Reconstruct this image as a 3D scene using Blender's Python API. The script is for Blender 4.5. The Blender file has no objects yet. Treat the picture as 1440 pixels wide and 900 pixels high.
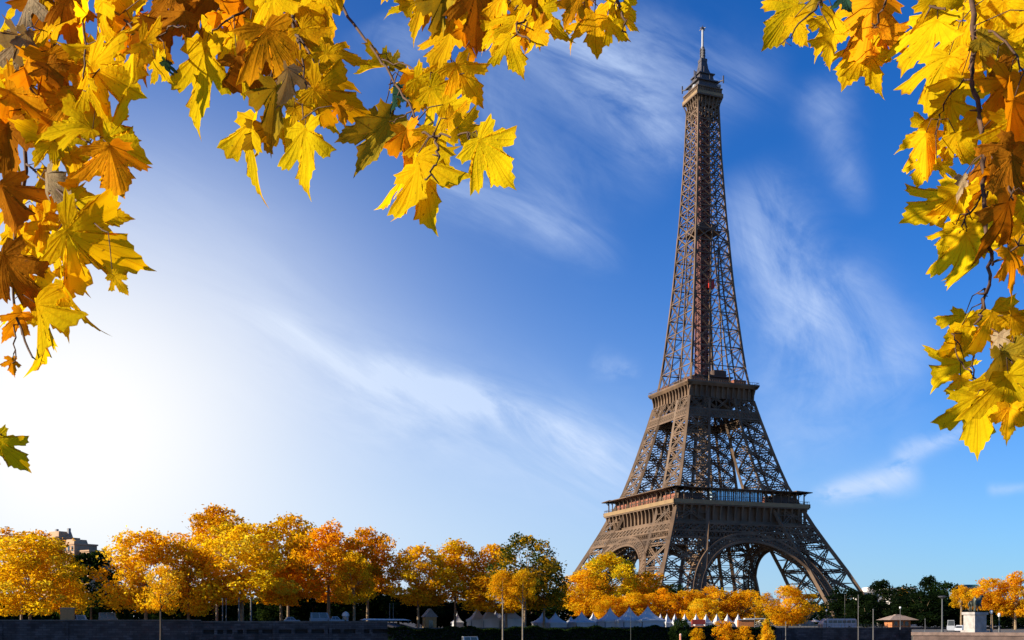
import bpy, math, random
from mathutils import Vector, Matrix, Quaternion

# ------------------------------------------------------------------ camera
sc = bpy.context.scene
COL = sc.collection
R = math.radians
F = 1466.9            # focal length in photo pixels (1440 wide)
CX, HY = 720.0, 870.3  # principal column, horizon row
ZC = 1.75             # eye height
cam_d = bpy.data.cameras.new('camera')
cam = bpy.data.objects.new('camera', cam_d)
COL.objects.link(cam)
cam.location = (0, 0, ZC)
cam.rotation_euler = (R(90), 0, 0)
cam_d.sensor_width = 36.0
cam_d.lens = 36.0 * F / 1440.0
cam_d.shift_y = (HY - 450.0) / 1440.0
cam_d.clip_start = 0.05
cam_d.clip_end = 20000
sc.camera = cam
sc.view_settings.view_transform = 'Standard'
sc.view_settings.look = 'None'
sc.view_settings.gamma = 1
sc.view_settings.exposure = 1.1
sc.view_settings.use_curve_mapping = False

# ------------------------------------------------------------------ sun
SUN_EL, SUN_A = 22.0, 11.0
S = Vector((-math.cos(R(SUN_A)) * math.cos(R(SUN_EL)), -math.sin(R(SUN_A)) * math.cos(R(SUN_EL)), math.sin(R(SUN_EL))))
sun_d = bpy.data.lights.new('sun', 'SUN')
sun_d.energy = 5.0
sun_d.angle = R(0.5)
sun_d.color = (1.0, 0.88, 0.70)
sun = bpy.data.objects.new('sun', sun_d)
COL.objects.link(sun)
sun.rotation_euler = S.to_track_quat('Z', 'Y').to_euler()

# ------------------------------------------------------------------ world: sky with cirrus
SKY_STRENGTH = 0.05
world = bpy.data.worlds.new('World')
sc.world = world
world.use_nodes = True


def build_world():
    nt = world.node_tree
    nt.nodes.clear()
    N, L = nt.nodes, nt.links

    def mth(op, a, b=None, c=None, clamp=False):
        n = N.new('ShaderNodeMath'); n.operation = op; n.use_clamp = clamp
        for i, v in enumerate((a, b, c)):
            if v is None: continue
            if isinstance(v, (int, float)): n.inputs[i].default_value = v
            else: L.new(v, n.inputs[i])
        return n.outputs[0]

    def mix(fac, a, b):
        n = N.new('ShaderNodeMix'); n.data_type = 'RGBA'
        for sck, v in ((n.inputs[0], fac), (n.inputs[6], a), (n.inputs[7], b)):
            if isinstance(v, (int, float)): sck.default_value = v
            elif isinstance(v, tuple): sck.default_value = (*v, 1)
            else: L.new(v, sck)
        return n.outputs[2]

    tc = N.new('ShaderNodeTexCoord')
    sep = N.new('ShaderNodeSeparateXYZ'); L.new(tc.outputs['Generated'], sep.inputs[0])
    ay = mth('MAXIMUM', mth('ABSOLUTE', sep.outputs[1]), 0.02)
    u = mth('DIVIDE', sep.outputs[0], ay)
    v = mth('DIVIDE', sep.outputs[2], ay)

    sky = N.new('ShaderNodeTexSky'); sky.sky_type = 'NISHITA'
    sky.sun_disc = False
    sky.sun_elevation = R(SUN_EL)
    sky.sun_rotation = math.atan2(S.x, S.y) % (2 * math.pi)
    sky.altitude = 50; sky.air_density = 1.0; sky.dust_density = 0.25; sky.ozone_density = 2.6
    hs = N.new('ShaderNodeHueSaturation'); hs.inputs['Saturation'].default_value = 1.15
    hs.inputs['Value'].default_value = 1.0
    L.new(sky.outputs[0], hs.inputs['Color'])
    tn = N.new('ShaderNodeMix'); tn.data_type = 'RGBA'; tn.blend_type = 'MULTIPLY'; tn.inputs[0].default_value = 1.0
    L.new(hs.outputs[0], tn.inputs[6]); tn.inputs[7].default_value = (0.16, 0.81, 1.58, 1)
    col = tn.outputs[2]

    # large and fine noise that stretches the clouds
    def noise(scale, detail, sx, sy, ang, rough=0.55, dist=0.0, off=0.0):
        ca, sa = math.cos(ang), math.sin(ang)
        a = mth('ADD', mth('MULTIPLY', u, ca), mth('MULTIPLY', v, sa))
        b = mth('ADD', mth('MULTIPLY', u, -sa), mth('MULTIPLY', v, ca))
        cb = N.new('ShaderNodeCombineXYZ')
        L.new(mth('MULTIPLY', a, sx), cb.inputs[0]); L.new(mth('MULTIPLY', b, sy), cb.inputs[1])
        cb.inputs[2].default_value = off
        n = N.new('ShaderNodeTexNoise'); n.inputs['Scale'].default_value = scale
        n.inputs['Detail'].default_value = detail; n.inputs['Roughness'].default_value = rough
        n.inputs['Distortion'].default_value = dist
        L.new(cb.outputs[0], n.inputs['Vector'])
        return n.outputs[0]

    wob = mth('SUBTRACT', noise(4.0, 6, 1, 1, 0, off=3.3), 0.5)

    def streak(x0, y0, x1, y1, w0, w1, strength, nz, lo=0.30, hi=0.75, wobble=0.10):
        """a wisp between two sky directions; widths in px of the photo at its ends"""
        u0, v0, u1, v1 = (x0 - CX) / F, (HY - y0) / F, (x1 - CX) / F, (HY - y1) / F
        ln = math.hypot(u1 - u0, v1 - v0); tx, ty = (u1 - u0) / ln, (v1 - v0) / ln
        du, dv = mth('SUBTRACT', u, u0), mth('SUBTRACT', v, v0)
        t = mth('DIVIDE', mth('ADD', mth('MULTIPLY', du, tx), mth('MULTIPLY', dv, ty)), ln)
        p = mth('ADD', mth('MULTIPLY', du, -ty), mth('MULTIPLY', dv, tx))
        p = mth('MULTIPLY_ADD', wob, wobble, p)
        tcl = mth('MULTIPLY', t, 1.0, clamp=True)
        w = mth('MULTIPLY_ADD', tcl, (w1 - w0) / F, w0 / F)
        q = mth('DIVIDE', p, w)
        g = mth('POWER', 2.718, mth('MULTIPLY', mth('MULTIPLY', q, q), -1.0))
        s1 = N.new('ShaderNodeMapRange'); s1.interpolation_type = 'SMOOTHSTEP'
        L.new(t, s1.inputs[0]); s1.inputs[1].default_value = -0.12; s1.inputs[2].default_value = 0.15
        s2 = N.new('ShaderNodeMapRange'); s2.interpolation_type = 'SMOOTHSTEP'
        L.new(t, s2.inputs[0]); s2.inputs[1].default_value = 1.12; s2.inputs[2].default_value = 0.75
        m = N.new('ShaderNodeMapRange'); m.interpolation_type = 'SMOOTHSTEP'
        L.new(nz, m.inputs[0]); m.inputs[1].default_value = lo; m.inputs[2].default_value = hi
        r = mth('MULTIPLY', mth('MULTIPLY', g, s1.outputs[0]), mth('MULTIPLY', s2.outputs[0], m.outputs[0]))
        return mth('MULTIPLY', r, strength)

    nA = noise(9.0, 9, 0.5, 2.0, R(-27), off=0.0, dist=1.1, rough=0.63)     # falling to the right
    nB = noise(8.0, 9, 0.8, 1.5, R(-62), off=5.0, dist=1.4, rough=0.62)     # steep
    nC = noise(20.0, 9, 0.9, 1.7, R(12), off=9.4, dist=0.7, rough=0.6)      # small flat clouds
    fib = noise(20.0, 7, 0.5, 1.8, R(-34), off=2.0, dist=1.6, rough=0.68)
    fr = N.new('ShaderNodeMapRange'); L.new(fib, fr.inputs[0]); fr.inputs[1].default_value = 0.30; fr.inputs[2].default_value = 0.68; fr.inputs[3].default_value = 0.72; fr.inputs[4].default_value = 1.1
    parts = [
        streak(300, 500, 960, 740, 70, 60, 0.30, nA, 0.1, 0.7),
        streak(640, 90, 800, 330, 50, 50, 0.24, nB, 0.25, 0.75),
        streak(1060, 330, 1130, 640, 40, 50, 0.26, nB, 0.25, 0.75),
        streak(120, 250, 560, 560, 110, 70, 0.20, nA, 0.15, 0.7),
        streak(330, 440, 960, 690, 22, 26, 0.74, nA, 0.22, 0.7, 0.06),
        streak(480, 530, 930, 660, 75, 50, 0.50, nA, 0.2, 0.75),
        streak(600, 250, 860, 375, 42, 24, 0.45, nA, 0.25, 0.75),
        streak(740, 10, 960, 230, 80, 80, 0.70, nA, 0.15, 0.7),
        streak(880, 60, 1100, 110, 60, 45, 0.26, nA, 0.2, 0.7),
        streak(560, 10, 600, 90, 50, 60, 0.35, nB, 0.2, 0.7),
        streak(1160, 110, 1190, 300, 40, 22, 0.30, nB, 0.2, 0.7),
        streak(1040, 260, 1180, 560, 60, 45, 0.44, nB, 0.2, 0.7),
        streak(1150, 400, 1290, 540, 60, 60, 0.42, nB, 0.15, 0.7),
        streak(1050, 620, 1300, 520, 60, 60, 0.20, nC, 0.2, 0.7),
        streak(1150, 692, 1290, 664, 11, 22, 0.85, nC, 0.30, 0.56, 0.03),
        streak(1260, 640, 1380, 605, 16, 11, 0.6, nC, 0.32, 0.6, 0.04),
        streak(1390, 690, 1450, 686, 8, 6, 0.4, nC, 0.1, 0.6, 0.02),
        streak(835, 500, 900, 525, 20, 16, 0.25, nC, 0.35, 0.65, 0.06),
    ]
    tot = parts[0]
    for p in parts[1:]:
        tot = mth('ADD', tot, p)
    tot = mth('MULTIPLY', tot, fr.outputs[0])
    tot = mth('MINIMUM', tot, 0.85)
    k = 1.0 / (SKY_STRENGTH * 2 ** sc.view_settings.exposure)
    # paler low sky
    low = mth('POWER', 2.718, mth('MULTIPLY', v, -8.0))
    low = mth('MULTIPLY', low, 0.66, clamp=True)
    col = mix(low, col, (0.56 * k, 0.70 * k, 0.89 * k))
    col = mix(tot, col, (0.60 * k, 0.75 * k, 1.04 * k))
    # bright veiled sky round the low sun-side horizon
    def blob(x0, y0, su, sv):
        du = mth('DIVIDE', mth('SUBTRACT', u, (x0 - CX) / F), su); dv = mth('DIVIDE', mth('SUBTRACT', v, (HY - y0) / F), sv)
        return mth('POWER', 2.718, mth('MULTIPLY', mth('ADD', mth('MULTIPLY', du, du), mth('MULTIPLY', dv, dv)), -1.0))
    col = mix(mth('MULTIPLY', blob(330, 800, 0.46, 0.145), 0.72), col, (0.72 * k, 0.84 * k, 1.0 * k))
    col = mix(mth('MULTIPLY', blob(80, 570, 0.31, 0.235), 0.74), col, (0.74 * k, 0.85 * k, 1.0 * k))
    col = mix(mth('MULTIPLY', blob(90, 600, 0.21, 0.18), 0.88), col, (1.12 * k, 1.09 * k, 1.04 * k))
    bg = N.new('ShaderNodeBackground'); bg.inputs['Strength'].default_value = SKY_STRENGTH
    L.new(col, bg.inputs['Color'])
    out = N.new('ShaderNodeOutputWorld'); L.new(bg.outputs[0], out.inputs[0])


build_world()

# ------------------------------------------------------------------ helpers
rng = random.Random(7)


def P(px, py, Y):
    """the point at distance Y seen in photo column px, row py"""
    return Vector(((px - CX) / F * Y, Y, ZC + (HY - py) / F * Y))


class MB:
    def __init__(self):
        self.v = []; self.f = []; self.c = None; self.smooth = False

    def quad(self, a, b, c, d):
        n = len(self.v); self.v += [tuple(a), tuple(b), tuple(c), tuple(d)]; self.f.append((n, n + 1, n + 2, n + 3))

    def box(self, c, s, rz=0.0, top=1.0):
        """centre, full sizes, turn about z, top scale"""
        n = len(self.v); ca, sa = math.cos(rz), math.sin(rz)
        for dz, k in ((-1, 1.0), (1, top)):
            for dx, dy in ((-1, -1), (1, -1), (1, 1), (-1, 1)):
                x, y = dx * s[0] / 2 * k, dy * s[1] / 2 * k
                self.v.append((c[0] + ca * x - sa * y, c[1] + sa * x + ca * y, c[2] + dz * s[2] / 2))
        self.f += [(n, n + 3, n + 2, n + 1), (n + 4, n + 5, n + 6, n + 7)]
        for i in range(4):
            j = (i + 1) % 4
            self.f.append((n + i, n + j, n + 4 + j, n + 4 + i))

    def hexa(self, bot, top):
        n = len(self.v); self.v += [tuple(p) for p in bot] + [tuple(p) for p in top]
        self.f += [(n + 3, n + 2, n + 1, n), (n + 4, n + 5, n + 6, n + 7)]
        for i in range(4):
            j = (i + 1) % 4
            self.f.append((n + i, n + j, n + 4 + j, n + 4 + i))

    def beam(self, p, q, w, h=None, up=(0, 0, 1)):
        p, q = Vector(p), Vector(q); d = q - p
        if d.length < 1e-6: return
        d.normalize(); upv = Vector(up)
        if abs(d.dot(upv)) > 0.98: upv = Vector((1, 0, 0)) if abs(d.x) < 0.9 else Vector((0, 1, 0))
        a = d.cross(upv).normalized(); b = a.cross(d)
        a = a * (w / 2); b = b * ((h or w) / 2)
        self.hexa([p - a - b, p + a - b, p + a + b, p - a + b], [q - a - b, q + a - b, q + a + b, q - a + b])

    def tube(self, pts, rad, n=6, cap=True):
        pts = [Vector(p) for p in pts]; base = len(self.v); m = len(pts)
        for i, p in enumerate(pts):
            d = (pts[min(i + 1, m - 1)] - pts[max(i - 1, 0)])
            d = d.normalized() if d.length > 1e-9 else Vector((0, 0, 1))
            u = d.cross(Vector((0.13, 0.21, 0.97)) if abs(d.z) < 0.9 else Vector((1, 0.1, 0))).normalized(); w = d.cross(u)
            r = rad[i] if isinstance(rad, (list, tuple)) else rad
            for k in range(n):
                a = 2 * math.pi * k / n
                self.v.append(tuple(p + u * (r * math.cos(a)) + w * (r * math.sin(a))))
        for i in range(m - 1):
            for k in range(n):
                l = (k + 1) % n
                self.f.append((base + i * n + k, base + i * n + l, base + (i + 1) * n + l, base + (i + 1) * n + k))
        if cap:
            self.f.append(tuple(base + k for k in reversed(range(n))))
            self.f.append(tuple(base + (m - 1) * n + k for k in range(n)))

    def lathe(self, c, prof, n=16):
        base = len(self.v); m = len(prof)
        for r, z in prof:
            for k in range(n):
                a = 2 * math.pi * k / n
                self.v.append((c[0] + r * math.cos(a), c[1] + r * math.sin(a), c[2] + z))
        for i in range(m - 1):
            for k in range(n):
                l = (k + 1) % n
                self.f.append((base + i * n + k, base + i * n + l, base + (i + 1) * n + l, base + (i + 1) * n + k))
        self.f.append(tuple(base + k for k in reversed(range(n))))
        self.f.append(tuple(base + (m - 1) * n + k for k in range(n)))

    def mesh(self, name, mat, smooth=False):
        me = bpy.data.meshes.new(name); me.from_pydata(self.v, [], self.f)
        if mat is not None: me.materials.append(mat)
        if self.c is not None:
            at = me.color_attributes.new('tint', 'FLOAT_COLOR', 'POINT')
            flat = [x for c in self.c for x in c]
            at.data.foreach_set('color', flat)
        if smooth: me.polygons.foreach_set('use_smooth', [True] * len(me.polygons))
        me.update(); return me

    def build(self, name, mat, parent=None, smooth=False):
        o = bpy.data.objects.new(name, self.mesh(name, mat, smooth)); COL.objects.link(o)
        if parent is not None: o.parent = parent
        return o


def tag(o, label=None, cat=None, group=None, kind=None):
    if label: o['label'] = label
    if cat: o['category'] = cat
    if group: o['group'] = group
    if kind: o['kind'] = kind
    return o


def thing(name, label, cat, loc=(0, 0, 0), rz=0.0, group=None):
    o = bpy.data.objects.new(name, None); COL.objects.link(o)
    o.location = loc; o.rotation_euler = (0, 0, rz); o.empty_display_size = 0.5
    return tag(o, label, cat, group)


def copy_tree(root, loc, rz=0.0, scale=None, label=None):
    r = root.copy(); COL.objects.link(r)
    r.location = loc; r.rotation_euler = (0, 0, rz)
    if scale: r.scale = scale
    if label: r['label'] = label
    for ch in list(root.children):
        c = ch.copy(); COL.objects.link(c); c.parent = r
        for g in list(ch.children):
            d = g.copy(); COL.objects.link(d); d.parent = c
    return r


# ------------------------------------------------------------------ materials
def mat(name, col, rough=0.7, metal=0.0, noise=0.0, nscale=3.0, col2=None, bump=0.0, bscale=20.0, spec=0.4, coords='Object'):
    m = bpy.data.materials.new(name); m.use_nodes = True
    nt = m.node_tree; b = nt.nodes['Principled BSDF']
    b.inputs['Base Color'].default_value = (*col, 1); b.inputs['Roughness'].default_value = rough
    b.inputs['Metallic'].default_value = metal; b.inputs['Specular IOR Level'].default_value = spec
    tc = nt.nodes.new('ShaderNodeTexCoord')
    if noise or col2:
        n = nt.nodes.new('ShaderNodeTexNoise'); n.inputs['Scale'].default_value = nscale; n.inputs['Detail'].default_value = 6
        nt.links.new(tc.outputs[coords], n.inputs['Vector'])
        mx = nt.nodes.new('ShaderNodeMix'); mx.data_type = 'RGBA'
        c2 = col2 or tuple(c * (1 - noise) for c in col)
        mx.inputs[6].default_value = (*col, 1); mx.inputs[7].default_value = (*c2, 1)
        mr = nt.nodes.new('ShaderNodeMapRange'); mr.inputs[1].default_value = 0.35; mr.inputs[2].default_value = 0.65
        nt.links.new(n.outputs[0], mr.inputs[0]); nt.links.new(mr.outputs[0], mx.inputs[0])
        nt.links.new(mx.outputs[2], b.inputs['Base Color'])
    if bump:
        n2 = nt.nodes.new('ShaderNodeTexNoise'); n2.inputs['Scale'].default_value = bscale; n2.inputs['Detail'].default_value = 5
        nt.links.new(tc.outputs[coords], n2.inputs['Vector'])
        bp = nt.nodes.new('ShaderNodeBump'); bp.inputs['Strength'].default_value = bump
        nt.links.new(n2.outputs[0], bp.inputs['Height']); nt.links.new(bp.outputs[0], b.inputs['Normal'])
    return m


def glass(name, col=(0.55, 0.7, 0.8), rough=0.08):
    return mat(name, col, rough=rough, metal=0.35, spec=0.8)


def leaf_mat(name, trans=0.45, use_tint=True, col=(0.6, 0.4, 0.03), hue_var=0.008, gloss=0.0):
    m = bpy.data.materials.new(name); m.use_nodes = True
    nt = m.node_tree; nt.nodes.clear(); N, L = nt.nodes, nt.links
    if use_tint:
        at = N.new('ShaderNodeAttribute'); at.attribute_name = 'tint'; c = at.outputs['Color']
    else:
        rgb = N.new('ShaderNodeRGB'); rgb.outputs[0].default_value = (*col, 1); c = rgb.outputs[0]
    oi = N.new('ShaderNodeObjectInfo'); hs = N.new('ShaderNodeHueSaturation')
    mr = N.new('ShaderNodeMapRange'); mr.inputs[3].default_value = 0.5 - hue_var; mr.inputs[4].default_value = 0.5 + hue_var
    L.new(oi.outputs['Random'], mr.inputs[0]); L.new(mr.outputs[0], hs.inputs['Hue']); L.new(c, hs.inputs['Color'])
    d = N.new('ShaderNodeBsdfDiffuse'); t = N.new('ShaderNodeBsdfTranslucent'); mx = N.new('ShaderNodeMixShader')
    L.new(hs.outputs[0], d.inputs[0])
    wm = N.new('ShaderNodeMix'); wm.data_type = 'RGBA'; wm.blend_type = 'MULTIPLY'; wm.inputs[0].default_value = 1.0
    wm.inputs[7].default_value = (1.0, 0.88, 0.35, 1); L.new(hs.outputs[0], wm.inputs[6]); L.new(wm.outputs[2], t.inputs[0])
    mx.inputs[0].default_value = trans
    L.new(d.outputs[0], mx.inputs[1]); L.new(t.outputs[0], mx.inputs[2])
    o = N.new('ShaderNodeOutputMaterial'); L.new(mx.outputs[0], o.inputs[0])
    return m


M = {}
M['iron'] = mat('painted iron', (0.155, 0.094, 0.052), 0.6, noise=0.5, nscale=0.12, spec=0.3)
M['iron_dark'] = mat('dark painted iron', (0.08, 0.05, 0.038), 0.6, noise=0.3, nscale=0.3, spec=0.3)
M['iron_red'] = mat('red brown lift shaft paint', (0.145, 0.055, 0.042), 0.6, noise=0.3, nscale=0.3, spec=0.3)
M['iron_sunlit'] = mat('sunlit gold gallery band', (0.25, 0.155, 0.062), 0.5, noise=0.2, nscale=0.3)  # iron colour lightened towards gold, sunlight put into the bands' paint
M['mast'] = mat('pale mast paint', (0.33, 0.33, 0.34), 0.5, noise=0.2, nscale=0.5)
M['mast_dark'] = mat('dark mast steel', (0.07, 0.06, 0.06), 0.5, noise=0.2)
M['glass'] = glass('pavilion glass')
M['red_wall'] = mat('rust red pavilion wall', (0.26, 0.085, 0.045), 0.6, noise=0.3, nscale=0.4)
M['masonry'] = mat('pale footing masonry', (0.38, 0.34, 0.28), 0.85, noise=0.3, nscale=0.6)
M['ground'] = mat('gravel and tarmac', (0.11, 0.10, 0.085), 0.9, noise=0.4, nscale=0.05, bump=0.2, bscale=2, coords='Object')
M['bank'] = mat('near bank earth', (0.08, 0.09, 0.04), 0.95, noise=0.5, nscale=0.6)
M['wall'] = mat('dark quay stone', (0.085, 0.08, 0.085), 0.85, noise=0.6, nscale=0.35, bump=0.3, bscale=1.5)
def add_courses(m, sx=1.6, sy=0.55):
    nt = m.node_tree; N, L = nt.nodes, nt.links; b = N['Principled BSDF']
    tc = N.new('ShaderNodeTexCoord'); sp = N.new('ShaderNodeSeparateXYZ'); cb = N.new('ShaderNodeCombineXYZ')
    L.new(tc.outputs['Object'], sp.inputs[0]); L.new(sp.outputs[0], cb.inputs[0]); L.new(sp.outputs[2], cb.inputs[1])
    bt = N.new('ShaderNodeTexBrick'); bt.inputs['Scale'].default_value = 1.0; bt.inputs['Brick Width'].default_value = sx; bt.inputs['Row Height'].default_value = sy
    bt.inputs['Mortar Size'].default_value = 0.05; bt.inputs['Color1'].default_value = (1, 1, 1, 1); bt.inputs['Color2'].default_value = (0.45, 0.45, 0.48, 1); bt.inputs['Mortar'].default_value = (0.35, 0.35, 0.35, 1)
    L.new(cb.outputs[0], bt.inputs['Vector'])
    mx = N.new('ShaderNodeMix'); mx.data_type = 'RGBA'; mx.blend_type = 'MULTIPLY'; mx.inputs[0].default_value = 1.0
    src = b.inputs['Base Color'].links[0].from_socket
    L.new(src, mx.inputs[6]); L.new(bt.outputs[0], mx.inputs[7]); L.new(mx.outputs[2], b.inputs['Base Color'])


add_courses(M['wall'])
M['cope'] = mat('quay coping stone', (0.10, 0.09, 0.08), 0.85, noise=0.4, nscale=0.5)
M['recess'] = mat('shade dark recess', (0.02, 0.02, 0.022), 0.9)  # near-black colour stands in for the shade inside the wall openings
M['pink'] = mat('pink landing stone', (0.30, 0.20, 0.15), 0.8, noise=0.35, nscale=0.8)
M['white_stone'] = mat('white pedestal stone', (0.36, 0.33, 0.30), 0.8, noise=0.35, nscale=0.7)
M['bronze'] = mat('weathered statue bronze', (0.055, 0.06, 0.045), 0.5, metal=0.5, noise=0.4, nscale=2)
M['canvas'] = mat('white tent canvas', (0.47, 0.475, 0.47), 0.7, noise=0.12, nscale=0.6)
M['post'] = mat('grey steel post', (0.11, 0.11, 0.11), 0.5, metal=0.3)
M['post_white'] = mat('white painted post', (0.13, 0.12, 0.11), 0.6, noise=0.3)
M['post_dark'] = mat('dark green lamp iron', (0.05, 0.055, 0.05), 0.5, metal=0.3)
M['lampglass'] = mat('milky lamp glass', (0.75, 0.75, 0.72), 0.3)
M['bark'] = mat('plane tree bark', (0.27, 0.19, 0.11), 0.9, noise=0.5, nscale=1.2)
M['bark_pale'] = mat('pale plane bark', (0.24, 0.20, 0.15), 0.9, noise=0.5, nscale=1.0)
M['bark_dark'] = mat('dark bark', (0.07, 0.05, 0.035), 0.9, noise=0.5, nscale=1.0)  # a darker bark tone than the other trunks
M['leaf_far'] = leaf_mat('autumn crown leaves', 0.64, True)
M['limestone'] = mat('warm facade stone', (0.46, 0.28, 0.16), 0.85, noise=0.25, nscale=0.2)
M['limestone_pale'] = mat('pale facade stone', (0.55, 0.50, 0.45), 0.85, noise=0.2, nscale=0.2)
M['roof_zinc'] = mat('zinc roof', (0.22, 0.22, 0.23), 0.6, noise=0.3)
M['window'] = mat('dark window glass', (0.04, 0.045, 0.05), 0.15, spec=0.7)
M['kiosk'] = mat('orange timber', (0.45, 0.17, 0.06), 0.6, noise=0.3, nscale=2)
M['kiosk_roof'] = mat('weathered kiosk roof', (0.30, 0.22, 0.17), 0.7, noise=0.3, nscale=2)
M['car_grey'] = mat('blue grey car paint', (0.16, 0.19, 0.23), 0.35, spec=0.6)
M['car_white'] = mat('white car paint', (0.40, 0.41, 0.43), 0.35, spec=0.6)
M['tyre'] = mat('tyre rubber', (0.015, 0.015, 0.015), 0.8)
M['cabinet'] = mat('tan plywood', (0.30, 0.20, 0.09), 0.8, noise=0.2)
M['dark_red'] = mat('dark red awning', (0.18, 0.02, 0.015), 0.7)
M['twig'] = mat('reddish brown twig', (0.095, 0.045, 0.02), 0.8, noise=0.5, nscale=40)

# ------------------------------------------------------------------ ground, water, banks
BK0, BKS = 285.0, 0.34      # far bank line: y = BK0 + BKS*x


def sstep(a, b, x):
    t = min(1, max(0, (x - a) / (b - a))); return t * t * (3 - 2 * t)


def gz(x):
    return 0.5 - 2.0 * sstep(-41, -31.5, x)


def grid(name, xs, offs, zf, m, kind='structure'):
    b = MB()
    for o in offs:
        for x in xs:
            b.v.append((x, BK0 + BKS * x + o, zf(x, o)))
    n = len(xs)
    for j in range(len(offs) - 1):
        for i in range(n - 1):
            b.f.append((j * n + i, j * n + i + 1, (j + 1) * n + i + 1, (j + 1) * n + i))
    return tag(b.build(name, m), kind=kind)


XS = [-3000, -1500, -700, -420, -300, -200, -150, -110, -80, -60, -50, -42, -40, -38, -36, -34, -31.5, -30, -20, -10, 0, 10, 20, 40, 80, 120, 170, 240, 400, 800, 1500, 3000]
grid('ground', XS, [0.0, 20, 60, 150, 400, 1000, 2500, 6000], lambda x, o: gz(x), M['ground'])
LQ = -6.2
grid('lower_quay', XS, [-16.0, -8, -0.1], lambda x, o: LQ, M['ground'])
qw = MB()
for i in range(len(XS) - 1):
    x0, x1 = XS[i], XS[i + 1]
    y0, y1 = BK0 + BKS * x0 - 16.0, BK0 + BKS * x1 - 16.0
    qw.quad((x0, y0, -12), (x1, y1, -12), (x1, y1, LQ), (x0, y0, LQ))
tag(qw.build('quay_edge', M['wall']), kind='structure')


def water_mat():
    m = bpy.data.materials.new('river water'); m.use_nodes = True
    nt = m.node_tree; b = nt.nodes['Principled BSDF']
    b.inputs['Base Color'].default_value = (0.02, 0.035, 0.035, 1); b.inputs['Roughness'].default_value = 0.12
    tc = nt.nodes.new('ShaderNodeTexCoord'); n = nt.nodes.new('ShaderNodeTexNoise'); n.inputs['Scale'].default_value = 0.8
    n.inputs['Detail'].default_value = 4
    bp = nt.nodes.new('ShaderNodeBump'); bp.inputs['Strength'].default_value = 0.35; bp.inputs['Distance'].default_value = 0.3
    nt.links.new(tc.outputs['Object'], n.inputs['Vector']); nt.links.new(n.outputs[0], bp.inputs['Height'])
    nt.links.new(bp.outputs[0], b.inputs['Normal']); return m


b = MB(); b.quad((-3000, -700, -8), (3000, -700, -8), (3000, 1300, -8), (-3000, -400, -8))
b.v[2] = (3000, 1286, -8); b.v[3] = (-3000, -742, -8)
b.v[0] = (-3000, -1200, -8)
tag(b.build('river_water', water_mat()), kind='structure')
b = MB()
b.quad((-60, -40, 0.05), (60, -40, 0.05), (60, 4, 0.05), (-60, 4, 0.05)); b.quad((-60, 4, 0.05), (60, 4, 0.05), (60, 16, -9), (-60, 16, -9))
tag(b.build('near_bank', M['bank']), kind='structure')


def bank_y(x): return BK0 + BKS * x


ANG = math.atan(BKS)


def bwall(name, xa, xb, ztop, m, label, openings=None):
    """a retaining wall along the bank from xa to xb"""
    t = thing(name, label, 'wall', (0, 0, 0))
    mb = MB()
    th = 0.8

    def slab(x0, x1, z0, z1, front=0.0, thick=th):
        y0, y1 = bank_y(x0) - 0.05 - front, bank_y(x1) - 0.05 - front
        n = Vector((-BKS, 1, 0)).normalized() * thick
        A, B = Vector((x0, y0, 0)), Vector((x1, y1, 0))
        mb.hexa([A + Vector((0, 0, z0)), B + Vector((0, 0, z0)), B + n + Vector((0, 0, z0)), A + n + Vector((0, 0, z0))],
                [A + Vector((0, 0, z1)), B + Vector((0, 0, z1)), B + n + Vector((0, 0, z1)), A + n + Vector((0, 0, z1))])
    if openings:
        z0, z1, spans = openings
        slab(xa, xb, LQ, z0); slab(xa, xb, z1, ztop)
        x = xa
        for (a, bb) in spans:
            slab(x, a, z0, z1); x = bb
        slab(x, xb, z0, z1)
    else:
        slab(xa, xb, LQ, ztop)
    mb.build('wall_face', m, t)
    mb = MB(); slab(xa, xb, ztop + 0.004, ztop + 0.30, 0.12, th + 0.24)
    # a string course
    mb.build('coping', M['cope'], t)
    mb = MB()
    x = xa + 3
    while x < xb - 1:
        slab(x, x + 0.7, LQ + 0.01, ztop - 0.35, 0.22, 0.23); x += 13.5
    mb.build('buttress_strips', m, t)
    if openings:
        z0, z1, spans = openings
        for (a, bb) in spans:
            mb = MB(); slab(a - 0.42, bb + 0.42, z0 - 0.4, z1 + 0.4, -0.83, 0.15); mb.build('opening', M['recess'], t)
    return t


def xw(px):   # x on the bank line seen in column px
    k = (px - CX) / F
    return k * BK0 / (1 - BKS * k)


spans = []
px = 286
for w, g in [(28, 5), (8, 7), (8, 5), (17, 5), (18, 5), (18, 5), (18, 5), (18, 5), (18, 5), (16, 12), (8, 4), (22, 5), (10, 4)]:
    spans.append((xw(px), xw(px + w))); px += w + g
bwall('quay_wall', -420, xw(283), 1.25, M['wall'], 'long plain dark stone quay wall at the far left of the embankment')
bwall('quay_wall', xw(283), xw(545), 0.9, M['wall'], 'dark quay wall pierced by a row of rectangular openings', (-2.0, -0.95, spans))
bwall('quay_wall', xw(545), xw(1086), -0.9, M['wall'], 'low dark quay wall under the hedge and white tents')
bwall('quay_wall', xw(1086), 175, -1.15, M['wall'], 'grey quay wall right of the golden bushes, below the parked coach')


# ------------------------------------------------------------------ lattice tower
YAW = 0.356
tower = thing('lattice_tower', 'tall brown iron lattice tower with four splayed legs, two galleries and a mast', 'tower', (96.2, 526.5, 0), YAW)
PROF = [(-2, 61.6), (0, 60.6), (13.7, 54.3), (24.6, 49.3), (36, 43.5), (48.3, 37.5), (57, 33.8), (64.3, 30.4), (78.6, 26.0), (93, 22.2),
        (105.5, 18.9), (115, 16.9), (122, 15.6), (134, 14.2), (147, 12.9), (166, 11.05), (180, 10.0), (205, 8.3), (234, 6.65), (253, 5.95), (262, 5.6)]


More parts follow.
